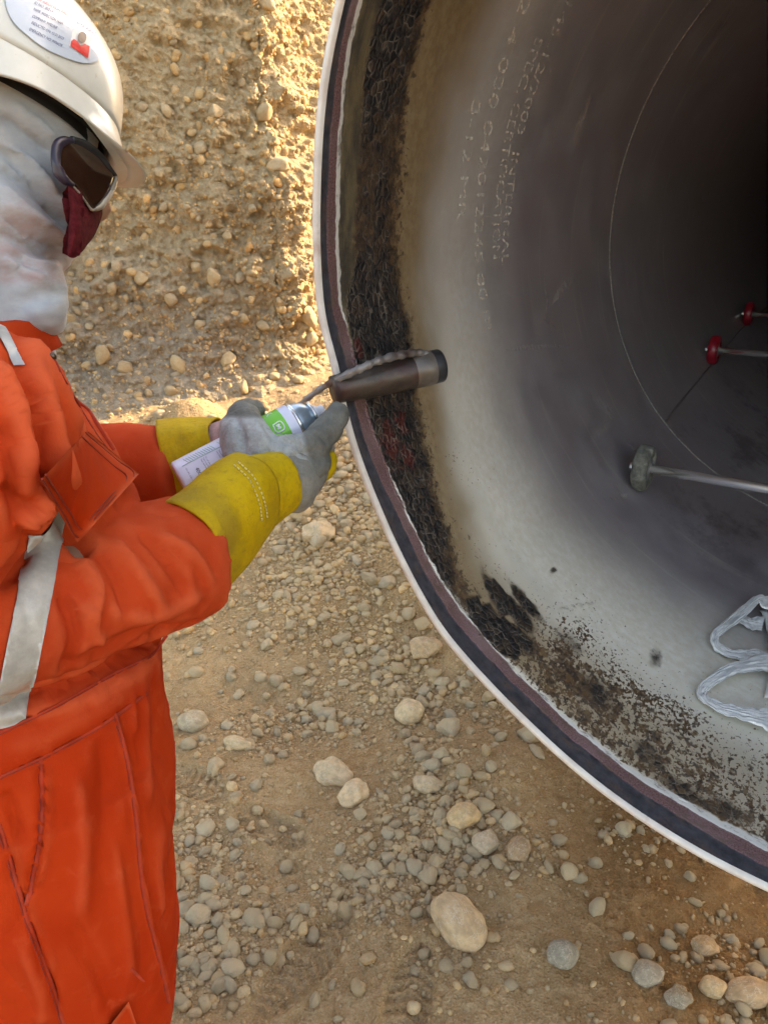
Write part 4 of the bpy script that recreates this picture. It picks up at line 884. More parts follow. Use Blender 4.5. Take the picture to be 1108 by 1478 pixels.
# collar
def revolve_sheet(name, rings, n, a0, a1, mat, thick=.003):
    Vs = []
    for i in range(n):
        a = a0 + (a1 - a0) * i / (n - 1)
        for (c, rf, rl) in rings: Vs.append(c + FW * rf * math.cos(a) + LT * rl * math.sin(a))
    k = len(rings); Vs = np.array(Vs); me = mesh_np(name, Vs, grid_faces(n, k)); add_attr(me, 'fade', np.full((len(Vs), 3), .1))
    o = put(name, me, mat); md = o.modifiers.new('s', 'SOLIDIFY'); md.thickness = thick; return o
kk = P(-30, 425, .66)
revolve_sheet('collar', [(B(-.035, 0, 1.275), .105, .125), (B(-.03, 0, 1.32), .098, .115), (B(-.025, 0, 1.355), .098, .105), (B(-.02, 0, 1.35), .108, .118), (B(-.02, 0, 1.322), .118, .132)], 60, .28, 2 * math.pi - .28, M_COV)
# snaps
M_BRASS = simple('dark_brass', (.10, .07, .05), .35, .8, .1); M_BLACK = simple('black_rubber', (.015, .015, .016), .5, 0, .2, 60)
for px, py in ((70, 518), (94, 521)):
    h, nn = surf(ctree, px, py); h = h + nn * .004 + (CAM - h) * .02; Vt, Ft = tube([h, h + nn * .0015], [.0030, .0028], 16, 2); put('snap_button', mesh_np('s', Vt, Ft), M_BRASS)
    Vt, Ft = tube([h + nn * .0015, h + nn * .0019], [.0017, .0016], 12, 2); 
    me = mesh_np('s', Vt - PO, Ft); link('snap_hole', me, M_BLACK, PERSON)
# ---- head cover
hc = [ellipsoid(Hd(-.018, .020, 0), [HF * .098, HU * .088, HR * .066], 4), ellipsoid(Hd(.012, -.055, 0), [HF * .078, HU * .085, HR * .070], 4),
      tube([Hd(.0, -.05, 0), Hd(-.005, -.12, 0) * .5 + B(.02, 0, 1.38) * .5, B(.0, 0, 1.33), B(-.01, 0, 1.29)], [(.082, .078), (.080, .085), (.088, .095), (.09, .10)], 30, side=FW), tube([Hd(.035, -.085, 0), P(48, 425, .69), P(57, 450, .70), P(62, 478, .71)], [.035, .030, .024, .018], 18)]
hm = remesh(hc, .0045, 5)
V = verts(hm); N = normals(hm); lf = (V - HC) @ HF; lu = (V - HC) @ HU
setv(hm, V + N * (.0030 * fbm(lf * 9 + lu * 34, lu * 26 - lf * 12, V[:, 1] * 10, 4, .55, True))[:, None])
strokes(hm, [(a_1, b_1, c_1 * 1.9) for a_1, b_1, c_1 in [([(0, 200), (50, 240), (80, 280), (100, 310)], 5, .005), ([(0, 165), (40, 195), (75, 225)], 5, -.004), ([(0, 240), (45, 275), (100, 330)], 6, -.004), ([(0, 290), (60, 320), (105, 350)], 7, .004), ([(0, 330), (50, 360), (95, 375)], 6, -.004), ([(0, 370), (40, 395), (70, 405)], 6, .004), ([(20, 150), (60, 180), (80, 200)], 4, .003), ([(0, 215), (45, 262), (85, 310), (98, 330)], 4, -.004), ([(0, 265), (40, 300), (95, 350)], 4, .003), ([(0, 310), (50, 345), (95, 362)], 4, -.004), ([(0, 350), (45, 378), (85, 385)], 4, .003)]])
m = NT('thin_grey_cloth'); p = m.geo(); n = m.noise(9, p, 4, .6); st_ = m.noise(1.0, m.vscale(m.n('Mapping').outputs[0] if False else p, (60, 60, 110)), 5, .7); w_ = m.noise(500, p, 2)
c = m.mix(m.ramp(n, .3, .7), (.27, .295, .32), (.39, .415, .43)); c = m.mix(m.ramp(st_, .35, .7, 0, .5), c, (.26, .28, .32))
c = m.mix(m.math('MULTIPLY', m.ramp(m.attr('pink', 'Fac'), .2, .9), m.ramp(st_, .3, .65, .15, .6)), c, (.34, .21, .19))
M_CLOTH = m.out(c, .8, 0, m.bump(st_, .35, .0016, m.bump(w_, .1, .0004)), Sheen_Weight=.2)
V = verts(hm); x, y, z = proj(V); pk = sstep(230, 350, y + .35 * x + 30 * fbm(V[:, 0] * 14, V[:, 1] * 14, V[:, 2] * 30, 3)) * sstep(430, 390, y); add_attr(hm, 'pink', np.stack([pk] * 3, -1))
htree = bvh(hm); HEADC = put('head_cover', hm, M_CLOTH)
put('undershirt_neck', remesh([tube([B(.01, .0, 1.26), B(.035, 0, 1.32), B(.045, 0, 1.335)], [(.05, .06), (.050, .055), (.040, .045)], 24, side=FW)], .005, 3), simple('white_cotton', (.66, .67, .62), .85, 0, .06, 20))
# loose thread under the chin
M_THREAD = simple('thread', (.50, .42, .28), .9)
Vt, Ft = tube([P(108, 372, .62), P(96, 385, .62), P(80, 405, .625), P(66, 425, .63), P(56, 436, .64)], [.0004, .0005, .0006, .0007, .0008], 6); pass
# mask: maroon pad over nose and mouth
V = verts(hm) + PO; N = normals(hm)
f_, u_, l_ = (V - HC) @ HF, (V - HC) @ HU, (V - HC) @ HR
def patch(name, poly, depth, mat, parent, dome=.006, thick=.002, rings=8, n=72):
    q = catmull(np.array(list(poly) + [poly[0]], float), n + 1)[:-1]; c = q.mean(0); pts = [(c, 0.0)]
    for k in range(1, rings + 1): pts += [(c + (p_ - c) * k / rings, k / rings) for p_ in q]
    Vs = np.array([CAM + ray(*p_) * (depth(p_[0], p_[1]) - dome * (1 - t * t)) for p_, t in pts]); fs = [[0, 1 + i, 1 + (i + 1) % n] for i in range(n)]
    for k in range(rings - 1):
        for i in range(n): u, w = 1 + k * n + i, 1 + k * n + (i + 1) % n; fs += [[u, u + n, w + n], [u, w + n, w]]
    me = mesh_np(name, Vs, np.array(fs)); return me, Vs
def dg_(x, y): return .632 + .078 * np.clip((x - 77) / 91, 0, 1) ** 1.15 - .0001 * (y - 250)
mpoly = [(98, 262), (110, 272), (133, 300), (147, 298), (146, 317), (138, 337), (125, 356), (112, 370), (103, 372), (98, 366), (99, 338), (101, 307), (99, 285)]
mm, _ = patch('face_mask', mpoly, lambda x, y: .648 + .060 * np.clip((x - 98) / 50, 0, 1) ** 1.5 + .0, None, None, dome=.010)
V = verts(mm); setv(mm, V + normals(mm) * (.0012 * fbm(V[:, 0] * 60, V[:, 1] * 60, V[:, 2] * 60, 3))[:, None])
m = NT('maroon_knit'); p = m.geo(); n = m.noise(160, p, 4, .7); MKO = put('face_mask', mm, m.out(m.mix(m.ramp(n, .3, .7), (.050, .004, .006), (.10, .011, .014)), .95, 0, m.bump(n, .5, .0012), Specular_IOR_Level=.1)); md = MKO.modifiers.new('s', 'SOLIDIFY'); md.thickness = .012; md.offset = 1 if (normals(mm)[0] @ (CAM - HC)) < 0 else -1
# ---- sunglasses (wrap-around)
M_LENS = NT('brown_lens').out((.022, .009, .005), .10, 0, Coat_Weight=.4, Coat_Roughness=.05); M_FRAME = simple('dark_frame', (.020, .015, .030), .35, 0, .1, 60); M_FRG = simple('grey_frame_edge', (.30, .27, .22), .32, .35, .15, 60)
gp = [(78, 224), (81, 209), (89, 202), (104, 202), (125, 212), (145, 227), (157, 242), (168, 255), (160, 278), (145, 298), (133, 304), (116, 279), (106, 268), (93, 260), (81, 244)]
gp = [(122 + (x_ - 122) * .93, 250 + (y_ - 250) * .95) for x_, y_ in gp]
gme, gV = patch('lens', gp, dg_, None, None, dome=.004)
GL = link('sunglasses', mesh_np('sunglasses', *(lambda t: (t[0] - PO, t[1]))(tube([CAM + ray(x, y) * (dg_(x, y) - .001) for x, y in ((103, 203), (125, 213), (145, 228), (157, 243), (167, 254))], [(.0042, .003), (.0055, .003), (.0045, .003), (.0032, .003), (.002, .002)], 12, 40, side=HU))), M_BLACK, PERSON)
def mir(Vw): d_ = (Vw - HC) @ HRm; return Vw - 2 * d_[:, None] * HRm
hy = -.16; HRm = HR * math.cos(hy) - HF * math.sin(hy)
def both(name, me, mat):
    o = put(name, me, mat, GL); V = verts(o.data) + PO; o2 = put(name, mesh_np(name, mir(V), np.array([list(p.vertices) for p in o.data.polygons])[:, ::-1]), mat, GL); return o, o2
for o in both('lens', gme, M_LENS): md = o.modifiers.new('s', 'SOLIDIFY'); md.thickness = .002
def gt(pts, r, off=.0): return tube([CAM + ray(x, y) * (dg_(x, y) - off) for x, y in pts], r, 10, len(pts) * 8)
Vt, Ft = gt([(106, 267), (93, 259), (83, 244), (81, 226), (84, 211), (92, 204), (104, 204)], [(.0018, .002), (.0042, .004), (.0052, .004), (.0055, .004), (.0052, .004), (.0042, .004), (.003, .003)], .001); both('frame', mesh_np('frame', Vt, Ft), M_FRAME)
Vt, Ft = gt([(167, 254), (166, 262), (160, 277), (150, 292), (144, 299), (133, 303)], [.0018, .0026, .0030, .0030, .0026, .0014], .001); both('rim_edge', mesh_np('rim_edge', Vt, Ft), M_FRG)
Vt, Ft = gt([(133, 304), (124, 291), (116, 280), (106, 269)], [.0012, .0010, .0010, .0008], .001); both('rim_edge', mesh_np('rim_edge', Vt, Ft), M_FRG)
Vt, Ft = gt([(137, 262), (147, 261), (155, 265), (158, 272), (150, 287)], [.0012, .0016, .0018, .0016, .0012], .002); both('nose_bridge', mesh_np('nose_bridge', Vt, Ft), M_FRAME)
# ---- hard hat
HP = [-41.48471943343655, 114.535548363814, 0.6839869858993728, 0.35691104440655297, 0.32524808545900835, 0.1678157987836454, 0.13091772002256263, 0.10673375886088349, 0.1066775299850346, 0.06290840872087229, 0.02441018342500432, -0.03400183930654462, 0.7130933233352158]
XC = P(HP[0], HP[1], HP[2]); _f = FW * math.cos(HP[5]) + LT * math.sin(HP[5]); _l = LT * math.cos(HP[5]) - FW * math.sin(HP[5])
XF = _f * math.cos(HP[3]) - UP * math.sin(HP[3]); XU = _f * math.sin(HP[3]) + UP * math.cos(HP[3])
XL = _l * math.cos(HP[4]) + XU * math.sin(HP[4]); XU = XU * math.cos(HP[4]) - _l * math.sin(HP[4]); AF, BL, CH = HP[6:9]
def Hx(f, u, l): return XC + XF * f + XU * u + XL * l
nA_, nR = 120, 30; Vs = []
for i in range(nA_):
    a = i * 2 * math.pi / nA_; ca, sa = math.cos(a), math.sin(a)
    for j in range(nR):
        t = j / (nR - 1) * math.pi / 2; rr = math.cos(t) ** .8; h = math.sin(t)
        lf_, lu_ = (AF if ca > 0 else .135) * rr * ca, CH * h
        ll = BL * rr * sa
        ridge = .004 * math.exp(-(ll / .018) ** 2) * sstep(.1, .5, h)
        Vs.append(Hx(lf_ * (1 + ridge), lu_ + ridge + (0 if j else 0), ll))
shell = [(np.array(Vs), grid_faces(nA_, nR, True))]
rims = [(.000, .000, -.000), (.004, -.006, 0), (.005, -.020, 0)]
def rimpt(a, k):        # skirt then peak
    ca, sa = math.cos(a), math.sin(a); pk = sstep(HP[12], .97, ca); rf = AF if ca > 0 else .135
    w = HP[9] * (1 - .62 * sstep(-.5, .6, ca) * (1 - pk)); e_, d_ = HP[10], HP[11]
    prof = [(0, .002), (.003 + .006 * pk, -.25 * w), (.006 + .45 * e_ * pk, -.70 * w - .35 * d_ * pk), (.0085 + .92 * e_ * pk, -.93 * w - .85 * d_ * pk), (.009 + e_ * pk, -w - d_ * pk), (.005 + .95 * e_ * pk, -w - (d_ + .001) * pk), (.000 + .25 * e_ * pk, -.80 * w - .55 * d_ * pk), (-.005, -.3 * w), (-.007, .02)]
    e, u = prof[k]; return Hx((rf + e) * ca, u, (BL + min(e, .009) * .9) * sa)
Rv = np.array([[rimpt(i * 2 * math.pi / nA_, k) for k in range(9)] for i in range(nA_)]).reshape(-1, 3)
sV, sF = np.array(Vs), grid_faces(nA_, nR, True)
m = NT('white_hard_hat'); p = m.geo(); n = m.noise(14, p, 5, .7); n2 = m.noise(120, p, 3, .7)
c = m.mix(m.ramp(n, .3, .7), (.50, .50, .45), (.57, .57, .525)); c = m.mix(m.ramp(n2, .62, .72, 0, .5), c, (.42, .36, .28)); c = m.mix(m.ramp(m.noise(30, p, 5, .8), .6, .75, 0, .35), c, (.50, .42, .32))
M_HAT = m.out(c, .30, 0, m.bump(n, .05, .001), Coat_Weight=.25, Coat_Roughness=.15)
HAT = put('hard_hat', mesh_np('hat', sV, sF[:, ::-1]), M_HAT); md = HAT.modifiers.new('s', 'SOLIDIFY'); md.thickness = .0025; md.offset = 0
put('brim', mesh_np('brim', Rv, grid_faces(nA_, 9, True)), M_HAT, HAT)
# suspension headband, plus a black sheet painting the shade inside the hat
M_DK = simple('suspension_shade', (.010, .010, .011), .7)
Vs = np.array([[Hx((AF - .006) * rr_ * math.cos(a), u - (.9 * HP[9] * (1 - .62 * sstep(-.5, .6, math.cos(a))) if q == 0 else 0), (BL - .006) * rr_ * math.sin(a)) for q, (rr_, u) in enumerate(((.985, .0), (1.0, -.004), (.97, .03), (.80, .075), (.4, .108), (.02, .116)))] for a in np.linspace(0, 2 * math.pi, 72, endpoint=False)]).reshape(-1, 3)
put('shade_liner', mesh_np('shade_liner', Vs, grid_faces(72, 6, True)), M_DK, HAT)
strap_ = [Hx(.02, -.028, .098), Hx(.05, -.024, .088), Hx(.08, -.020, .070)]; 
Vs = np.array([[Hx((AF - .016) * math.cos(a), u, (BL - .016) * math.sin(a)) for u in (.02, .0, -.020, -.026)] for a in np.linspace(0, 2 * math.pi, 64, endpoint=False)]).reshape(-1, 3)
put('headband', mesh_np('hb', Vs, grid_faces(64, 4, True)), M_DK, HAT)
# sticker with printed lines and a small picture of a man in a red shirt
def hatpt(f, l, off=.002):
    rr2 = (f / .140) ** 2 + (l / .112) ** 2; rr = min(.999, math.sqrt(rr2)); t = math.acos(rr ** (1 / .8)); return f, .128 * math.sin(t), l
def onhat(uv_, off=.0016):        # u forward, v up on the near side of the shell
    out = []
    for (u, v) in uv_:            # u along f, v = height: solve l
        h = min(.98, v / CH); rr = math.cos(math.asin(h)) ** .8; l = BL * rr * math.sqrt(max(0, 1 - (u / (AF * rr)) ** 2))
        nrm = np.array([u / .14 ** 2, v / .12 ** 2, l / .112 ** 2]); nrm /= np.linalg.norm(nrm)
        out.append(Hx(u + nrm[0] * off, v + nrm[1] * off, l + nrm[2] * off))
    return np.array(out)
def decal(name, poly, off, mat, parent, nseg=14):
    c = np.mean(poly, 0); Vs = [c]; n = len(poly); rings = 5
    pts = [c]
    for k in range(1, rings + 1): pts += [c + (np.array(q) - c) * k / rings for q in poly]
    V3 = onhat(pts, off); Fq = []
    fs = []
    for i in range(n): fs.append([0, 1 + i, 1 + (i + 1) % n])
    for k in range(rings - 1):
        for i in range(n):
            a, b = 1 + k * n + i, 1 + k * n + (i + 1) % n; fs.append([a, a + n, b + n]); fs.append([a, b + n, b])
    me = mesh_np(name, V3, np.array(fs)); return put(name, me, mat, parent)
M_STK = NT('glossy_sticker').out((.46, .52, .60), .25, 0, Coat_Weight=.5)
dgc = bpy.context.evaluated_depsgraph_get(); dgc.update()
_hv = [Vector(v) for v in verts(HAT.data) + PO]; htr = BVHTree.FromPolygons(_hv, [tuple(p.vertices) for p in HAT.data.polygons])
def hat_at(a, off):
    h, nn = surf(htr, *a); v_ = CAM - h; v_ /= np.linalg.norm(v_); nn = nn if nn @ v_ > 0 else -nn; return h + nn * off
def decal_px(name, poly, off, mat, rings=6):
    q = np.array(poly, float); n = len(q); c = q.mean(0); pts = [c]
    for k in range(1, rings + 1): pts += [c + (p_ - c) * k / rings for p_ in q]
    V3 = np.array([hat_at(p_, off) for p_ in pts]); fs = [[0, 1 + i, 1 + (i + 1) % n] for i in range(n)]
    for k in range(rings - 1):
        for i in range(n): u, w = 1 + k * n + i, 1 + k * n + (i + 1) % n; fs += [[u, u + n, w + n], [u, w + n, w]]
    return put(name, mesh_np(name, V3, np.array(fs)), mat, HAT)
ol_ = [(7, 0), (10, 17), (21, 37), (42, 56), (66, 73), (93, 85), (116, 92), (135, 90), (142, 81), (137, 60), (116, 27), (96, -4), (70, -26), (40, -32), (16, -20)]
decal_px('sticker', catmull(np.array(ol_ + [ol_[0]], float), 61)[:-1], .0030, M_STK)
M_INKB = simple('navy_ink', (.03, .04, .16), .4, 0, .1); M_INKR = simple('red_ink', (.62, .04, .06), .4, 0, .1)
def hat_text(body, x0, y0, x1, y1, size, mat):
    me = text_mesh(body, 1.0, 1.0, 2); bm = bmesh.new(); bm.from_mesh(me); bmesh.ops.triangulate(bm, faces=bm.faces[:]); bm.to_mesh(me); bm.free()
    V2 = verts(me); w = V2[:, 0].max(); d_ = np.array([x1 - x0, y1 - y0]) / w; nn = np.array([d_[1], -d_[0]]); nn = nn / np.linalg.norm(nn) * size
    setv(me, np.array([hat_at(np.array([x0, y0]) + d_ * q[0] + nn * q[1], .0036) for q in V2])); put('sticker_print', me, mat, HAT)
hat_text('HSE INDUCTION PASS', 50, 3, 94, 26, 5.2, M_INKR)
for t_, a_4 in (('ID NO: 00214', (47, 9, 73, 22)), ('NAME: INSPECTION TEAM', (46, 18, 87, 39)), ('COMPANY: PIPELINE', (44, 28, 79, 45)), ('INDUCTED ON: 12.01.2023', (43, 37, 88, 60)), ('EMERGENCY NO: 9996078', (40, 46, 86, 70))): hat_text(t_, *a_4, 5.6, M_INKB)
hat_text('SITE PASS', 106, 36, 134, 53, 5.0, M_INKB)
decal_px('portrait_paper', [(103, 42), (129, 56), (124, 87), (97, 69)], .0034, simple('photo_paper', (.55, .55, .55), .4))
decal_px('portrait_shirt', [(99, 62), (103, 59), (108, 62), (113, 70), (119, 66), (125, 69), (123, 86), (98, 69)], .0040, simple('photo_red', (.60, .03, .03), .4), 3)
decal_px('portrait_head', [(114 + 6 * math.cos(a), 57 + 8 * math.sin(a)) for a in np.linspace(0, 6.28, 16, endpoint=False)], .0044, simple('photo_skin', (.16, .11, .09), .4), 2)
# ---- gloves
def leather(name, a, b, c2, dirt=.5):
    m = NT(name); p = m.geo(); n = m.noise(22, p, 6, .7); f = m.noise(140, p, 5, .7); v = m.vor(90, p, 'DISTANCE_TO_EDGE')
    c = m.mix(m.ramp(n, .35, .65), a, b); c = m.mix(m.ramp(f, .5, .75, 0, dirt), c, c2); c = m.mix(m.ramp(m.noise(9, p, 4), .55, .75, 0, dirt), c, c2)
    return m.out(c, .75, 0, m.bump(n, .6, .005, m.bump(f, .8, .0016)), Specular_IOR_Level=.3)
M_YEL = leather('yellow_leather', (.44, .275, .003), (.54, .355, .006), (.24, .15, .02), .6)
M_GREY = leather('grey_split_leather', (.34, .37, .37), (.46, .49, .48), (.17, .17, .15), .45)
M_GREYD = leather('soiled_leather', (.17, .165, .145), (.27, .26, .23), (.09, .085, .075), .5)
def glove_part(name, parts, mat, parent, vox=.0036, folds=(), amp=.0018, sm=4):
    me = remesh(parts, vox, sm); V = verts(me); N = normals(me)
    setv(me, V + N * (amp * fbm(V[:, 0] * 28, V[:, 1] * 28, V[:, 2] * 28, 4, .55, True))[:, None])
    if folds: strokes(me, folds)
    return put(name, me, mat, parent)
def cuffmesh(name, secs, mat, parent, n=36, folds=(), squash=2.6):
    """open gauntlet: secs = (centre, ra, rb), with real thickness"""
    C = np.array([s[0] for s in secs]); T = frames(C); Vs = []
    nn_ = 24; R = catmull(np.array([[*s[0], s[1], s[2], s[3]] for s in secs], float), nn_); C = R[:, :3]; T = frames(C)
    for i in range(nn_):
        A = UP - (UP @ T[i]) * T[i]; A /= np.linalg.norm(A); Bv = np.cross(T[i], A); ro = R[i, 5]
        A2 = A * math.cos(ro) + Bv * math.sin(ro); B2 = -A * math.sin(ro) + Bv * math.cos(ro)
        for k in range(n):
            th = k * 2 * math.pi / n; ct, st = math.cos(th), math.sin(th); e = 2 / squash
            Vs.append(C[i] + A2 * R[i, 3] * math.copysign(abs(ct) ** e, ct) + B2 * R[i, 4] * math.copysign(abs(st) ** e, st))
    V = np.array(Vs); i, j = np.meshgrid(np.arange(nn_ - 1), np.arange(n), indexing='ij')
    Fq = np.stack([i * n + j, i * n + (j + 1) % n, (i + 1) * n + (j + 1) % n, (i + 1) * n + j], -1).reshape(-1, 4)
    me = mesh_np(name, V, Fq); V = verts(me); setv(me, V + normals(me) * (.0022 * fbm(V[:, 0] * 16, V[:, 1] * 16, V[:, 2] * 16, 3))[:, None])
    if folds: strokes(me, folds)
    o = put(name, me, mat, parent); md = o.modifiers.new('s', 'SOLIDIFY'); md.thickness = .0028; md.offset = -1; return o
def stitch(name, pts, off_tree, parent, mat, r=.0009, dash=True):
    pts = catmull(np.array(pts, float), 60); Vs = []
    q = [];
    for a in pts: q.append(off_tree(a))
    parts_ = []
    for i in range(0, 57, 4): parts_.append(tube([q[i], q[i + 1], q[i + 2]], [r] * 3, 5, 4))
    Vt, Ft = join(parts_); me = mesh_np(name, Vt, Ft); o = put(name, me, mat, parent); o['kind'] = 'stuff'; return o
M_STI = simple('stitch_thread', (.62, .52, .22), .8)
# near (right) glove: hand under the can, cuff towards the camera
GN = link('right_glove', None, None, PERSON)
HANDN = P(408, 668, .94)
cuffmesh('cuff', [(P(270, 800, .795), .064, .047, .25), (P(300, 775, .82), .064, .046, .25), (P(338, 735, .85), .060, .043, .25), (P(362, 712, .875), .055, .040, .25)], M_YEL, GN, folds=[([(330, 690), (352, 760), (345, 800)], 6, -.003), ([(255, 720), (300, 735), (330, 800)], 5, .002)])
glove_part('wrist_band', [tube([P(352, 722, .87), P(385, 706, .90), P(408, 694, .92)], [(.050, .036), (.045, .034), (.040, .033)], 26, side=UP)], M_YEL, GN, folds=[([(402, 690), (404, 740)], 2.5, -.003), ([(378, 690), (388, 730)], 4, -.002)])
glove_part('hand_back', [tube([P(400, 700, .915), P(428, 690, .94), P(452, 676, .965)], [(.038, .032), (.037, .030), (.024, .024)], 26, side=UP), ellipsoid(P(425, 700, .935), [UP * .036, FW * .028, LT * .03])]
           + [tube([P(440, 690, .955), P(462, 680 - 10 * k, .975 + .012 * k), P(470, 662 - 8 * k, .995 + .015 * k), P(458, 648 - 6 * k, 1.015 + .01 * k)], [.014, .0135, .0125, .011], 12) for k in range(3)], M_GREYD, GN, folds=[([(405, 720), (440, 735)], 4, -.002)])
glove_part('knuckle_patch', [tube([P(452, 690, .955), P(468, 676, .97), P(474, 656, .985)], [(.012, .014), (.013, .014), (.010, .012)], 16)], M_YEL, GN)
# far (left) glove: palm over the can, forefinger on the nozzle
GF = link('left_glove', None, None, PERSON)
cuffmesh('cuff', [(P(240, 668, 1.03), .058, .05, 0), (P(270, 662, 1.035), .056, .048, 0), (P(305, 655, 1.035), .050, .042, 0), (P(326, 648, 1.03), .044, .037, 0)], M_YEL, GF, squash=3.2)
glove_part('wrist_cloth', [tube([P(312, 650, 1.03), P(335, 640, 1.015), P(352, 634, .995)], [(.036, .030), (.034, .028), (.036, .028)], 22, side=UP)], leather('pink_leather', (.40, .22, .20), (.50, .34, .31), (.2, .1, .1)), GF)
palm = [tube([P(346, 614, .965), P(348, 640, .945), P(348, 664, .93)], [(.024, .026), (.034, .024), (.030, .020)], 26, side=UP),
        tube([P(348, 604, .975), P(360, 622, .94), P(376, 650, .92), P(392, 672, .92)], [(.018, .018), (.024, .020), (.026, .022), (.022, .02)], 24, side=UP),
        tube([P(340, 660, .925), P(375, 672, .915), P(410, 664, .925), P(440, 655, .94)], [(.020, .018), (.030, .02), (.030, .022), (.024, .02)], 24, side=UP),
        ellipsoid(P(352, 602, .975), [UP * .018, ray(400, 640) * .02, np.array([.022, 0, 0])]),
        tube([P(425, 655, .935), P(452, 642, .95), P(474, 618, .968), P(492, 592, .985)], [(.024, .022), (.020, .020), (.0175, .0175), (.0145, .0145)], 20, 30, side=UP)]
for k in range(3): palm.append(tube([P(395 + 10 * k, 672 + 6 * k, .925), P(428 + 8 * k, 676 + 2 * k, .935), P(452 + 4 * k, 670, .955), P(462, 655, .98)], [.016, .0155, .014, .012], 14))
palm.append(tube([P(348, 602, .975), P(356, 594, 1.0), P(372, 592, 1.02)], [.018, .016, .013], 14))
fd = [([(428, 632), (436, 650), (452, 662)], 3, -.004), ([(350, 650), (400, 668), (432, 655), (470, 648)], 3, -.0025), ([(340, 600), (352, 640), (345, 670)], 5, -.0022), ([(365, 600), (385, 640), (400, 655)], 5, .002), ([(375, 600), (395, 632), (425, 640)], 4, -.002), ([(455, 625), (475, 640)], 3, -.002), ([(440, 690), (425, 660)], 3, -.002)]
gm_ = remesh(palm, .0034, 4); V = verts(gm_); N = normals(gm_)
setv(gm_, V + N * (.0032 * fbm(V[:, 0] * 30, V[:, 1] * 30, V[:, 2] * 30, 4, .55, True))[:, None]); strokes(gm_, [(a_1, b_1, c_1 * 1.7) for a_1, b_1, c_1 in fd])
V = verts(gm_); x, y, z = proj(V); dk = np.maximum(sstep(425, 455, x - .2 * (y - 640)), sstep(612, 592, y) * (x < 420)); add_attr(gm_, 'soil', np.stack([dk] * 3, -1))
m = NT('split_leather_palm'); p = m.geo(); n = m.noise(24, p, 6, .7); f = m.noise(140, p, 5, .7); n3 = m.noise(60, p, 4, .7, 1.0)
ca = m.mix(m.ramp(n, .35, .65), (.27, .29, .285), (.42, .44, .43)); ca = m.mix(m.ramp(f, .5, .72, 0, .5), ca, (.20, .19, .17)); ca = m.mix(m.ramp(n3, .55, .7, 0, .5), ca, (.30, .22, .16))
cb = m.mix(m.ramp(n, .3, .7), (.10, .10, .088), (.20, .195, .17)); so_ = m.ramp(m.math('ADD', m.attr('soil', 'Fac'), m.math('MULTIPLY', m.math('SUBTRACT', n, .5), .9)), .25, .75)
put('hand', gm_, m.out(m.mix(so_, ca, cb), .75, 0, m.bump(n, .8, .006, m.bump(f, .9, .0018)), Specular_IOR_Level=.3), GF)
# stitching on the near cuff
dgc = bpy.context.evaluated_depsgraph_get(); dgc.update()
def tree_of(o):
    me = o.data; V = verts(me) + PO; me.calc_loop_triangles(); return BVHTree.FromPolygons([Vector(v) for v in V], [tuple(t.vertices) for t in me.loop_triangles])
ct = tree_of([c for c in GN.children if c.name.startswith('cuff')][0]); oc = lambda a: (lambda h: h[0] + h[1] * (.0012 if h[1] @ (CAM - h[0]) > 0 else -.0012))(surf(ct, a[0], a[1]))
for line in ([(344, 668), (366, 690), (380, 722), (385, 748)], [(338, 672), (360, 694), (373, 725), (377, 752)], [(240, 742), (285, 748), (310, 785), (325, 838)]): stitch('stitching', line, oc, GN, M_STI)
# ================================================================== spray can
c0, c1 = P(262, 698, .960), P(448, 601, 1.010); axd = c1 - c0; Lc_ = np.linalg.norm(axd); axd /= Lc_
CAN = empty('spray_can', c0.tolist(), 'white and green aerosol can held crosswise in the gloved hands', 'spray can')
tv = (CAM - c0); tv -= (tv @ axd) * axd; tv /= np.linalg.norm(tv); sv = np.cross(axd, tv)      # tv: towards the camera
RC = .0300
def lathe(name, prof, mat, n=48, parent=CAN, smooth=True):
    Vs = [axd * h + (tv * math.cos(a) + sv * math.sin(a)) * r for a in np.linspace(0, 2 * math.pi, n, endpoint=False) for (h, r) in prof]
    return link(name, mesh_np(name, np.array(Vs), grid_faces(n, len(prof), True), smooth), mat, parent)
M_CANW = NT('can_white').out((.66, .66, .78), .32, 0, Coat_Weight=.3); M_CANG = NT('can_green').out((.14, .52, .03), .35, 0, Coat_Weight=.3)
M_TIN = NT('tin').out((.72, .72, .72), .22, 1.0); M_WP = simple('white_plastic', (.74, .74, .78), .35, 0, .05); M_SH = NT('can_shoulder').out((.38, .50, .60), .25, .7)
h0 = Lc_
lathe('can_body', [(.0, .0), (.0, RC - .003), (.0015, RC - .0008), (.004, RC)] + [(x, RC) for x in np.linspace(.01, h0 - .032, 12)], M_CANW)
lathe('green_band', [(h0 - .062, RC + .0002), (h0 - .061, RC + .0003), (h0 - .040, RC + .0003), (h0 - .039, RC + .0002)], M_CANG)
lathe('can_body_top', [(h0 - .032, RC), (h0 - .026, RC)], M_CANW)
lathe('seam_ring', [(h0 - .026, RC), (h0 - .025, RC + .0012), (h0 - .022, RC + .0012), (h0 - .021, RC - .001)], M_TIN)
lathe('shoulder', [(h0 - .021, RC - .001), (h0 - .012, RC - .003), (h0 - .003, RC - .009), (h0 + .001, RC - .013)], M_SH)
lathe('valve_cup', [(h0 + .001, RC - .013), (h0 + .001, RC - .009), (h0 + .004, RC - .009), (h0 + .005, RC - .012), (h0 + .004, .004)], M_TIN)
lathe('nozzle', [(h0 + .004, .010), (h0 + .006, .0125), (h0 + .010, .0125), (h0 + .011, .0085), (h0 + .020, .0080), (h0 + .021, .0068), (h0 + .021, 0)], M_WP)
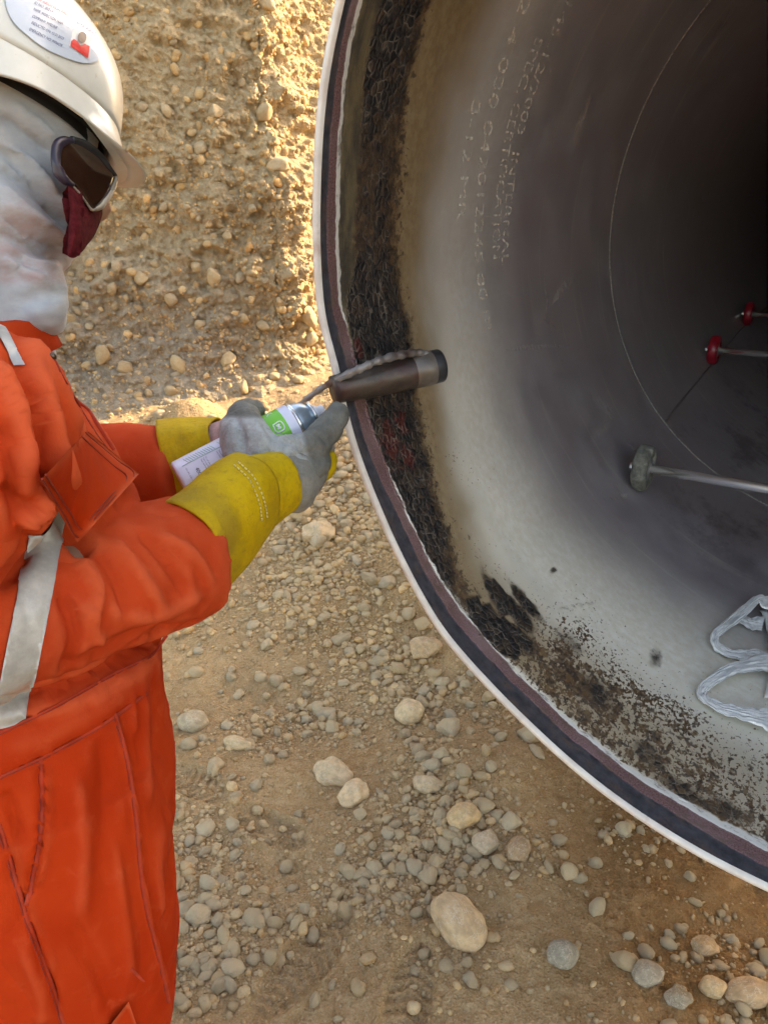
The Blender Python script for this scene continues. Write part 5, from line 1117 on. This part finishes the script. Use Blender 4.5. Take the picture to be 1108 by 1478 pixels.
def can_text(body, h, ang, size, mat, across=True, nm='can_lettering'):
    me = text_mesh(body, size, 1.0, 3); bm = bmesh.new(); bm.from_mesh(me); bmesh.ops.triangulate(bm, faces=bm.faces[:]); bmesh.ops.subdivide_edges(bm, edges=[e for e in bm.edges if e.calc_length() > .004], cuts=1); bm.to_mesh(me); bm.free()
    V = verts(me); r = RC + .0007; out = []
    for x, y, _ in V:          # text runs round the can
        a = ang + x / r; hh = h + y; out.append(axd * hh + (tv * math.cos(a) + sv * math.sin(a)) * r)
    setv(me, out); me.name = nm; return link(nm, me, mat, CAN)
SG = -1 if proj(c0 + sv * .02)[1] < proj(c0)[1] else 1
if SG < 0: sv = sv
M_WI = simple('white_ink', (.85, .85, .85), .4, 0, .02); M_DI = simple('dark_ink', (.05, .05, .10), .4); M_GI = simple('pale_green_ink', (.25, .48, .36), .4)
def can_txt(body, h, a0, size, mat):      # reads down the visible side
    me = text_mesh(body, size, 1.0, 3); bm = bmesh.new(); bm.from_mesh(me); bmesh.ops.triangulate(bm, faces=bm.faces[:]); bmesh.ops.subdivide_edges(bm, edges=[e for e in bm.edges if e.calc_length() > .004], cuts=1); bm.to_mesh(me); bm.free()
    V = verts(me); r = RC + .0007; out = []
    for x, y, _ in V:
        a = (a0 + x / r) * SG; out.append(axd * (h + y) + (tv * math.cos(a) + sv * math.sin(a)) * r)
    setv(me, out); me.name = 'can_lettering'; link('can_lettering', me, mat, CAN)
can_txt('MAGN', h0 - .056, .15, .013, M_WI); can_txt('K', h0 - .056, -1.25, .013, M_WI)
# emblem: small rounded outlined box with a knot inside
em = [tube([(x, y, 0) for x, y in ((0, 0), (.0, .011), (.011, .011), (.011, 0), (0, 0))], [.0009] * 5, 5, 20), tube([(.003, .003, 0), (.008, .008, 0)], [.0009] * 2, 5, 3), tube([(.003, .008, 0), (.008, .003, 0)], [.0009] * 2, 5, 3), tube([(.003, .003, 0), (.003, .008, 0)], [.0008] * 2, 5, 3), tube([(.008, .003, 0), (.008, .008, 0)], [.0008] * 2, 5, 3)]
Vt, Ft = join(em); out = []
for x, y, z_ in Vt: a = (-.42 + x / RC) * SG; out.append(axd * (h0 - .0565 + y) + (tv * math.cos(a) + sv * math.sin(a)) * (RC + .0006 + .2 * z_))
link('emblem', mesh_np('emblem', np.array(out), Ft), M_WI, CAN)
can_txt('400 ml', .022, -.30, .0070, M_DI)
for k, t_ in enumerate(['Shake well before use', 'Keep away from heat', 'Do not pierce or burn']): can_txt(t_, .034 + k * .0032, -.55, .0025, M_DI)
for k, t_ in enumerate(['Spray from 20 cm distance', 'Test paint for inspection']): can_txt(t_, .056 + k * .0032, -.55, .0025, M_DI)
can_txt('Contents under pressure', .012, -.5, .0026, M_DI); can_txt('use', .078, .1, .006, M_DI)
bars = []
for k in range(26):
    hh = .016 + k * .0034
    if k in (12, 13): continue
    a0 = -1.02 * SG; rr = RC + .0004; q = [axd * (hh + .0016 * j) + (tv * math.cos(a0 + SG * .16 * j) + sv * math.sin(a0 + SG * .16 * j)) * rr for j in range(3)]; bars.append(tube(q, [.0005] * 3, 4, 4))
q = [axd * h + (tv * math.cos(-.66 * SG) + sv * math.sin(-.66 * SG)) * (RC + .0003) for h in (.010, .06, .115)]; bars.append(tube(q, [.0004] * 3, 4, 6))
Vt, Ft = join(bars); o = link('printed_marks', mesh_np('printed_marks', Vt, Ft), M_GI, CAN); o['kind'] = 'stuff'

# ================================================================== inspection tool across the rim, with a taped cable
b0, b1 = P(492, 560, 1.035), P(616, 532, 1.075); ad = b1 - b0; LB = np.linalg.norm(ad); ad /= LB
TOOL = empty('inspection_tool', b0.tolist(), 'dark scorched cylindrical tool with taped cable, lying across the pipe rim', 'tool')
t1 = (CAM - b0); t1 -= (t1 @ ad) * ad; t1 /= np.linalg.norm(t1); t2 = np.cross(ad, t1)
def lat2(name, prof, mat, n=48):
    Vs = [ad * h + (t1 * math.cos(a) + t2 * math.sin(a)) * r for a in np.linspace(0, 2 * math.pi, n, endpoint=False) for (h, r) in prof]
    return link(name, mesh_np(name, np.array(Vs), grid_faces(n, len(prof), True)), mat, TOOL)
def rust(name, cols, rough, metal):
    m = NT(name); p = m.obj(); n = m.noise(28, m.vscale(p, (.5, 1, 1)), 5, .7); f = m.noise(160, p, 4, .6)
    c = m.mix(m.ramp(n, .35, .65), cols[0], cols[1]); c = m.mix(m.ramp(m.noise(14, p, 4), .5, .7), c, cols[2]); return m.out(c, m.sep(m.mix(f, rough - .1, rough + .12))[0], metal, m.bump(f, .25, .001))
M_TB = rust('scorched_steel', [(.035, .025, .022), (.085, .066, .052), (.065, .026, .022)], .40, .3); M_TC = rust('worn_collar', [(.15, .13, .11), (.22, .19, .165), (.12, .10, .088)], .38, .5)
RT = .0245
lat2('barrel', [(-.012, 0), (-.012, RT * .78), (.0, RT * .82), (.03, RT * .90), (.055, RT * .95), (LB - .022, RT * .97)], M_TB)
lat2('collar', [(LB - .024, RT * .97), (LB - .023, RT), (LB + .006, RT), (LB + .007, RT * .985)], M_TC)
lat2('end_cap', [(LB + .007, RT * .985), (LB + .020, RT * .98), (LB + .022, RT * .94), (LB + .021, RT * .86), (LB + .018, RT * .84), (LB + .017, 0)], simple('cap_black', (.030, .030, .034), .42, .2, .2, 60))
def loc(q): return np.asarray(q) - b0
cab = [P(418, 598, 1.10), P(440, 578, 1.075), P(468, 558, 1.045), P(492, 545, 1.015), P(520, 532, 1.005), P(545, 521, 1.01), P(575, 513, 1.03), P(600, 509, 1.05), P(617, 512, 1.065), P(626, 522, 1.075), P(632, 536, 1.08)]
Vt, Ft = tube([loc(q) for q in cab], [.0036, .0040, .0044, .0052, .0056, .0052, .0058, .0056, .0044, .0040, .0045], 14, 110)
tq = np.arange(len(Vt)) // 14; cc_ = catmull(np.array([loc(q) for q in cab]), 110); ctr = cc_[np.minimum(tq, 109)]
k_ = 1 + .22 * np.array([float(perlin(i * .45, j * .9, 3.3)) for i, j in zip(tq, np.arange(len(Vt)) % 14)])[:, None] + .10 * np.sign(np.sin(tq * 1.05))[:, None]
Vt = ctr + (Vt - ctr) * k_
m = NT('taped_cable'); p = m.obj(); n = m.noise(90, p, 4, .7); link('cable', mesh_np('cable', Vt, Ft), m.out(m.mix(m.ramp(m.noise(14, p, 3), .4, .6), m.mix(n, (.05, .032, .026), (.12, .08, .065)), m.mix(n, (.16, .15, .145), (.34, .33, .32))), .35, .25, m.bump(n, .5, .0015)), TOOL)

# ================================================================== carrier bag lying in the pipe
M_BAG = NT('white_film'); m = M_BAG; p = m.geo(); n = m.noise(30, p, 4, .6)
m.out(m.mix(m.ramp(n, .3, .7), (.70, .70, .68), (.78, .78, .76)), .38, 0, m.bump(m.noise(45, p, 5, .65, .6), .35, .003), Subsurface_Weight=0.0, Transmission_Weight=0.0); M_BAG = m.m
t0_, s0_, tt0 = to_cyl(1080, 985); BAGO = CAM + ray(1080, 985) * (tt0 - .01)
BAG = empty('carrier_bag', BAGO.tolist(), 'crumpled white plastic carrier bag with two loose handle loops inside the pipe', 'plastic bag')
def inward(X):
    w = X - PC; s = w @ a_; r = w - a_ * s; return -r / np.linalg.norm(r)
def ribbon(name, pts, wpx, lift, pleats=5, n=90, seed=0):
    q = catmull(np.array([[a, b, c, d] for (a, b), c, d in zip(pts, wpx, lift)], float), n); Vs = []
    ds = np.gradient(q[:, :2], axis=0); ds /= np.linalg.norm(ds, axis=1)[:, None]; nr = np.stack([-ds[:, 1], ds[:, 0]], -1); k = 17
    for i in range(n):
        for j in range(k):
            v = j / (k - 1) * 2 - 1; a = q[i, :2] + nr[i] * v * q[i, 2] / 2 * (1.35 + .35 * float(perlin(i * .13, 3.0 * (v > 0), seed + 2.5)) + .15 * float(perlin(i * .5, 3.0 * (v > 0), seed))); th_, s_2, t_ = to_cyl(*a); X = CAM + ray(*a) * t_
            fold = abs(math.sin(v * pleats * 1.9 + 2.2 * float(perlin(i * .06, v * 1.2, seed)) + seed))
            off = .004 + q[i, 3] + .0045 * fold + (1 - v * v) * .0015 + .003 * float(perlin(i * .35, v * 4, seed + 5.0))
            Vs.append(X + (inward(X)) * off - BAGO)
    o = link(name, mesh_np(name, np.array(Vs), grid_faces(n, k)), M_BAG, BAG); md = o.modifiers.new('s', 'SOLIDIFY'); md.thickness = .0004; return o
ribbon('handle', [(1125, 892), (1098, 886), (1084, 881), (1068, 892), (1050, 905), (1036, 916), (1026, 924), (1030, 938), (1048, 949), (1068, 952), (1085, 955), (1105, 962), (1125, 965)], [16, 12, 10, 11, 11, 10, 9, 9, 8, 12, 16, 14, 12], [.02, .02, .022, .018, .012, .010, .006, .003, .003, .004, .006, .008, .01], seed=1)
ribbon('handle', [(1140, 968), (1112, 968), (1085, 970), (1060, 975), (1038, 983), (1018, 993), (1008, 1003), (1012, 1015), (1030, 1028), (1055, 1038), (1080, 1046), (1105, 1053), (1140, 1060)], [24, 22, 19, 15, 13, 12, 10, 9, 11, 14, 18, 24, 30], [.012, .012, .014, .014, .012, .008, .004, .004, .006, .010, .014, .016, .02], seed=4)
ribbon('handle_fold', [(1060, 898), (1078, 904), (1096, 908)], [6, 12, 16], [.002, .003, .006], seed=7, n=24)
# body of the bag, mostly beyond the picture
nu, nv = 46, 46; Vs = []; q4 = [(1094, 884), (1180, 880), (1200, 1070), (1100, 1010)]
for i in range(nu):
    for j in range(nv):
        u, v = i / (nu - 1), j / (nv - 1); a = (np.array(q4[0]) * (1 - u) + np.array(q4[1]) * u) * (1 - v) + (np.array(q4[3]) * (1 - u) + np.array(q4[2]) * u) * v
        a = a + np.array([10 * math.sin(v * 3.1) * (1 - u), 0]); th_, s_2, t_ = to_cyl(*a); X = CAM + ray(*a) * t_
        b_ = math.sin(math.pi * min(1, u + .02)) * math.sin(math.pi * v); Vs.append(X + inward(X) * (.004 + .05 * b_ ** .6 + .007 * float(perlin(u * 9, v * 7, 1.1))) - BAGO)
o = link('bag_body', mesh_np('bag_body', np.array(Vs), grid_faces(nu, nv)), M_BAG, BAG); md = o.modifiers.new('s', 'SOLIDIFY'); md.thickness = .0009
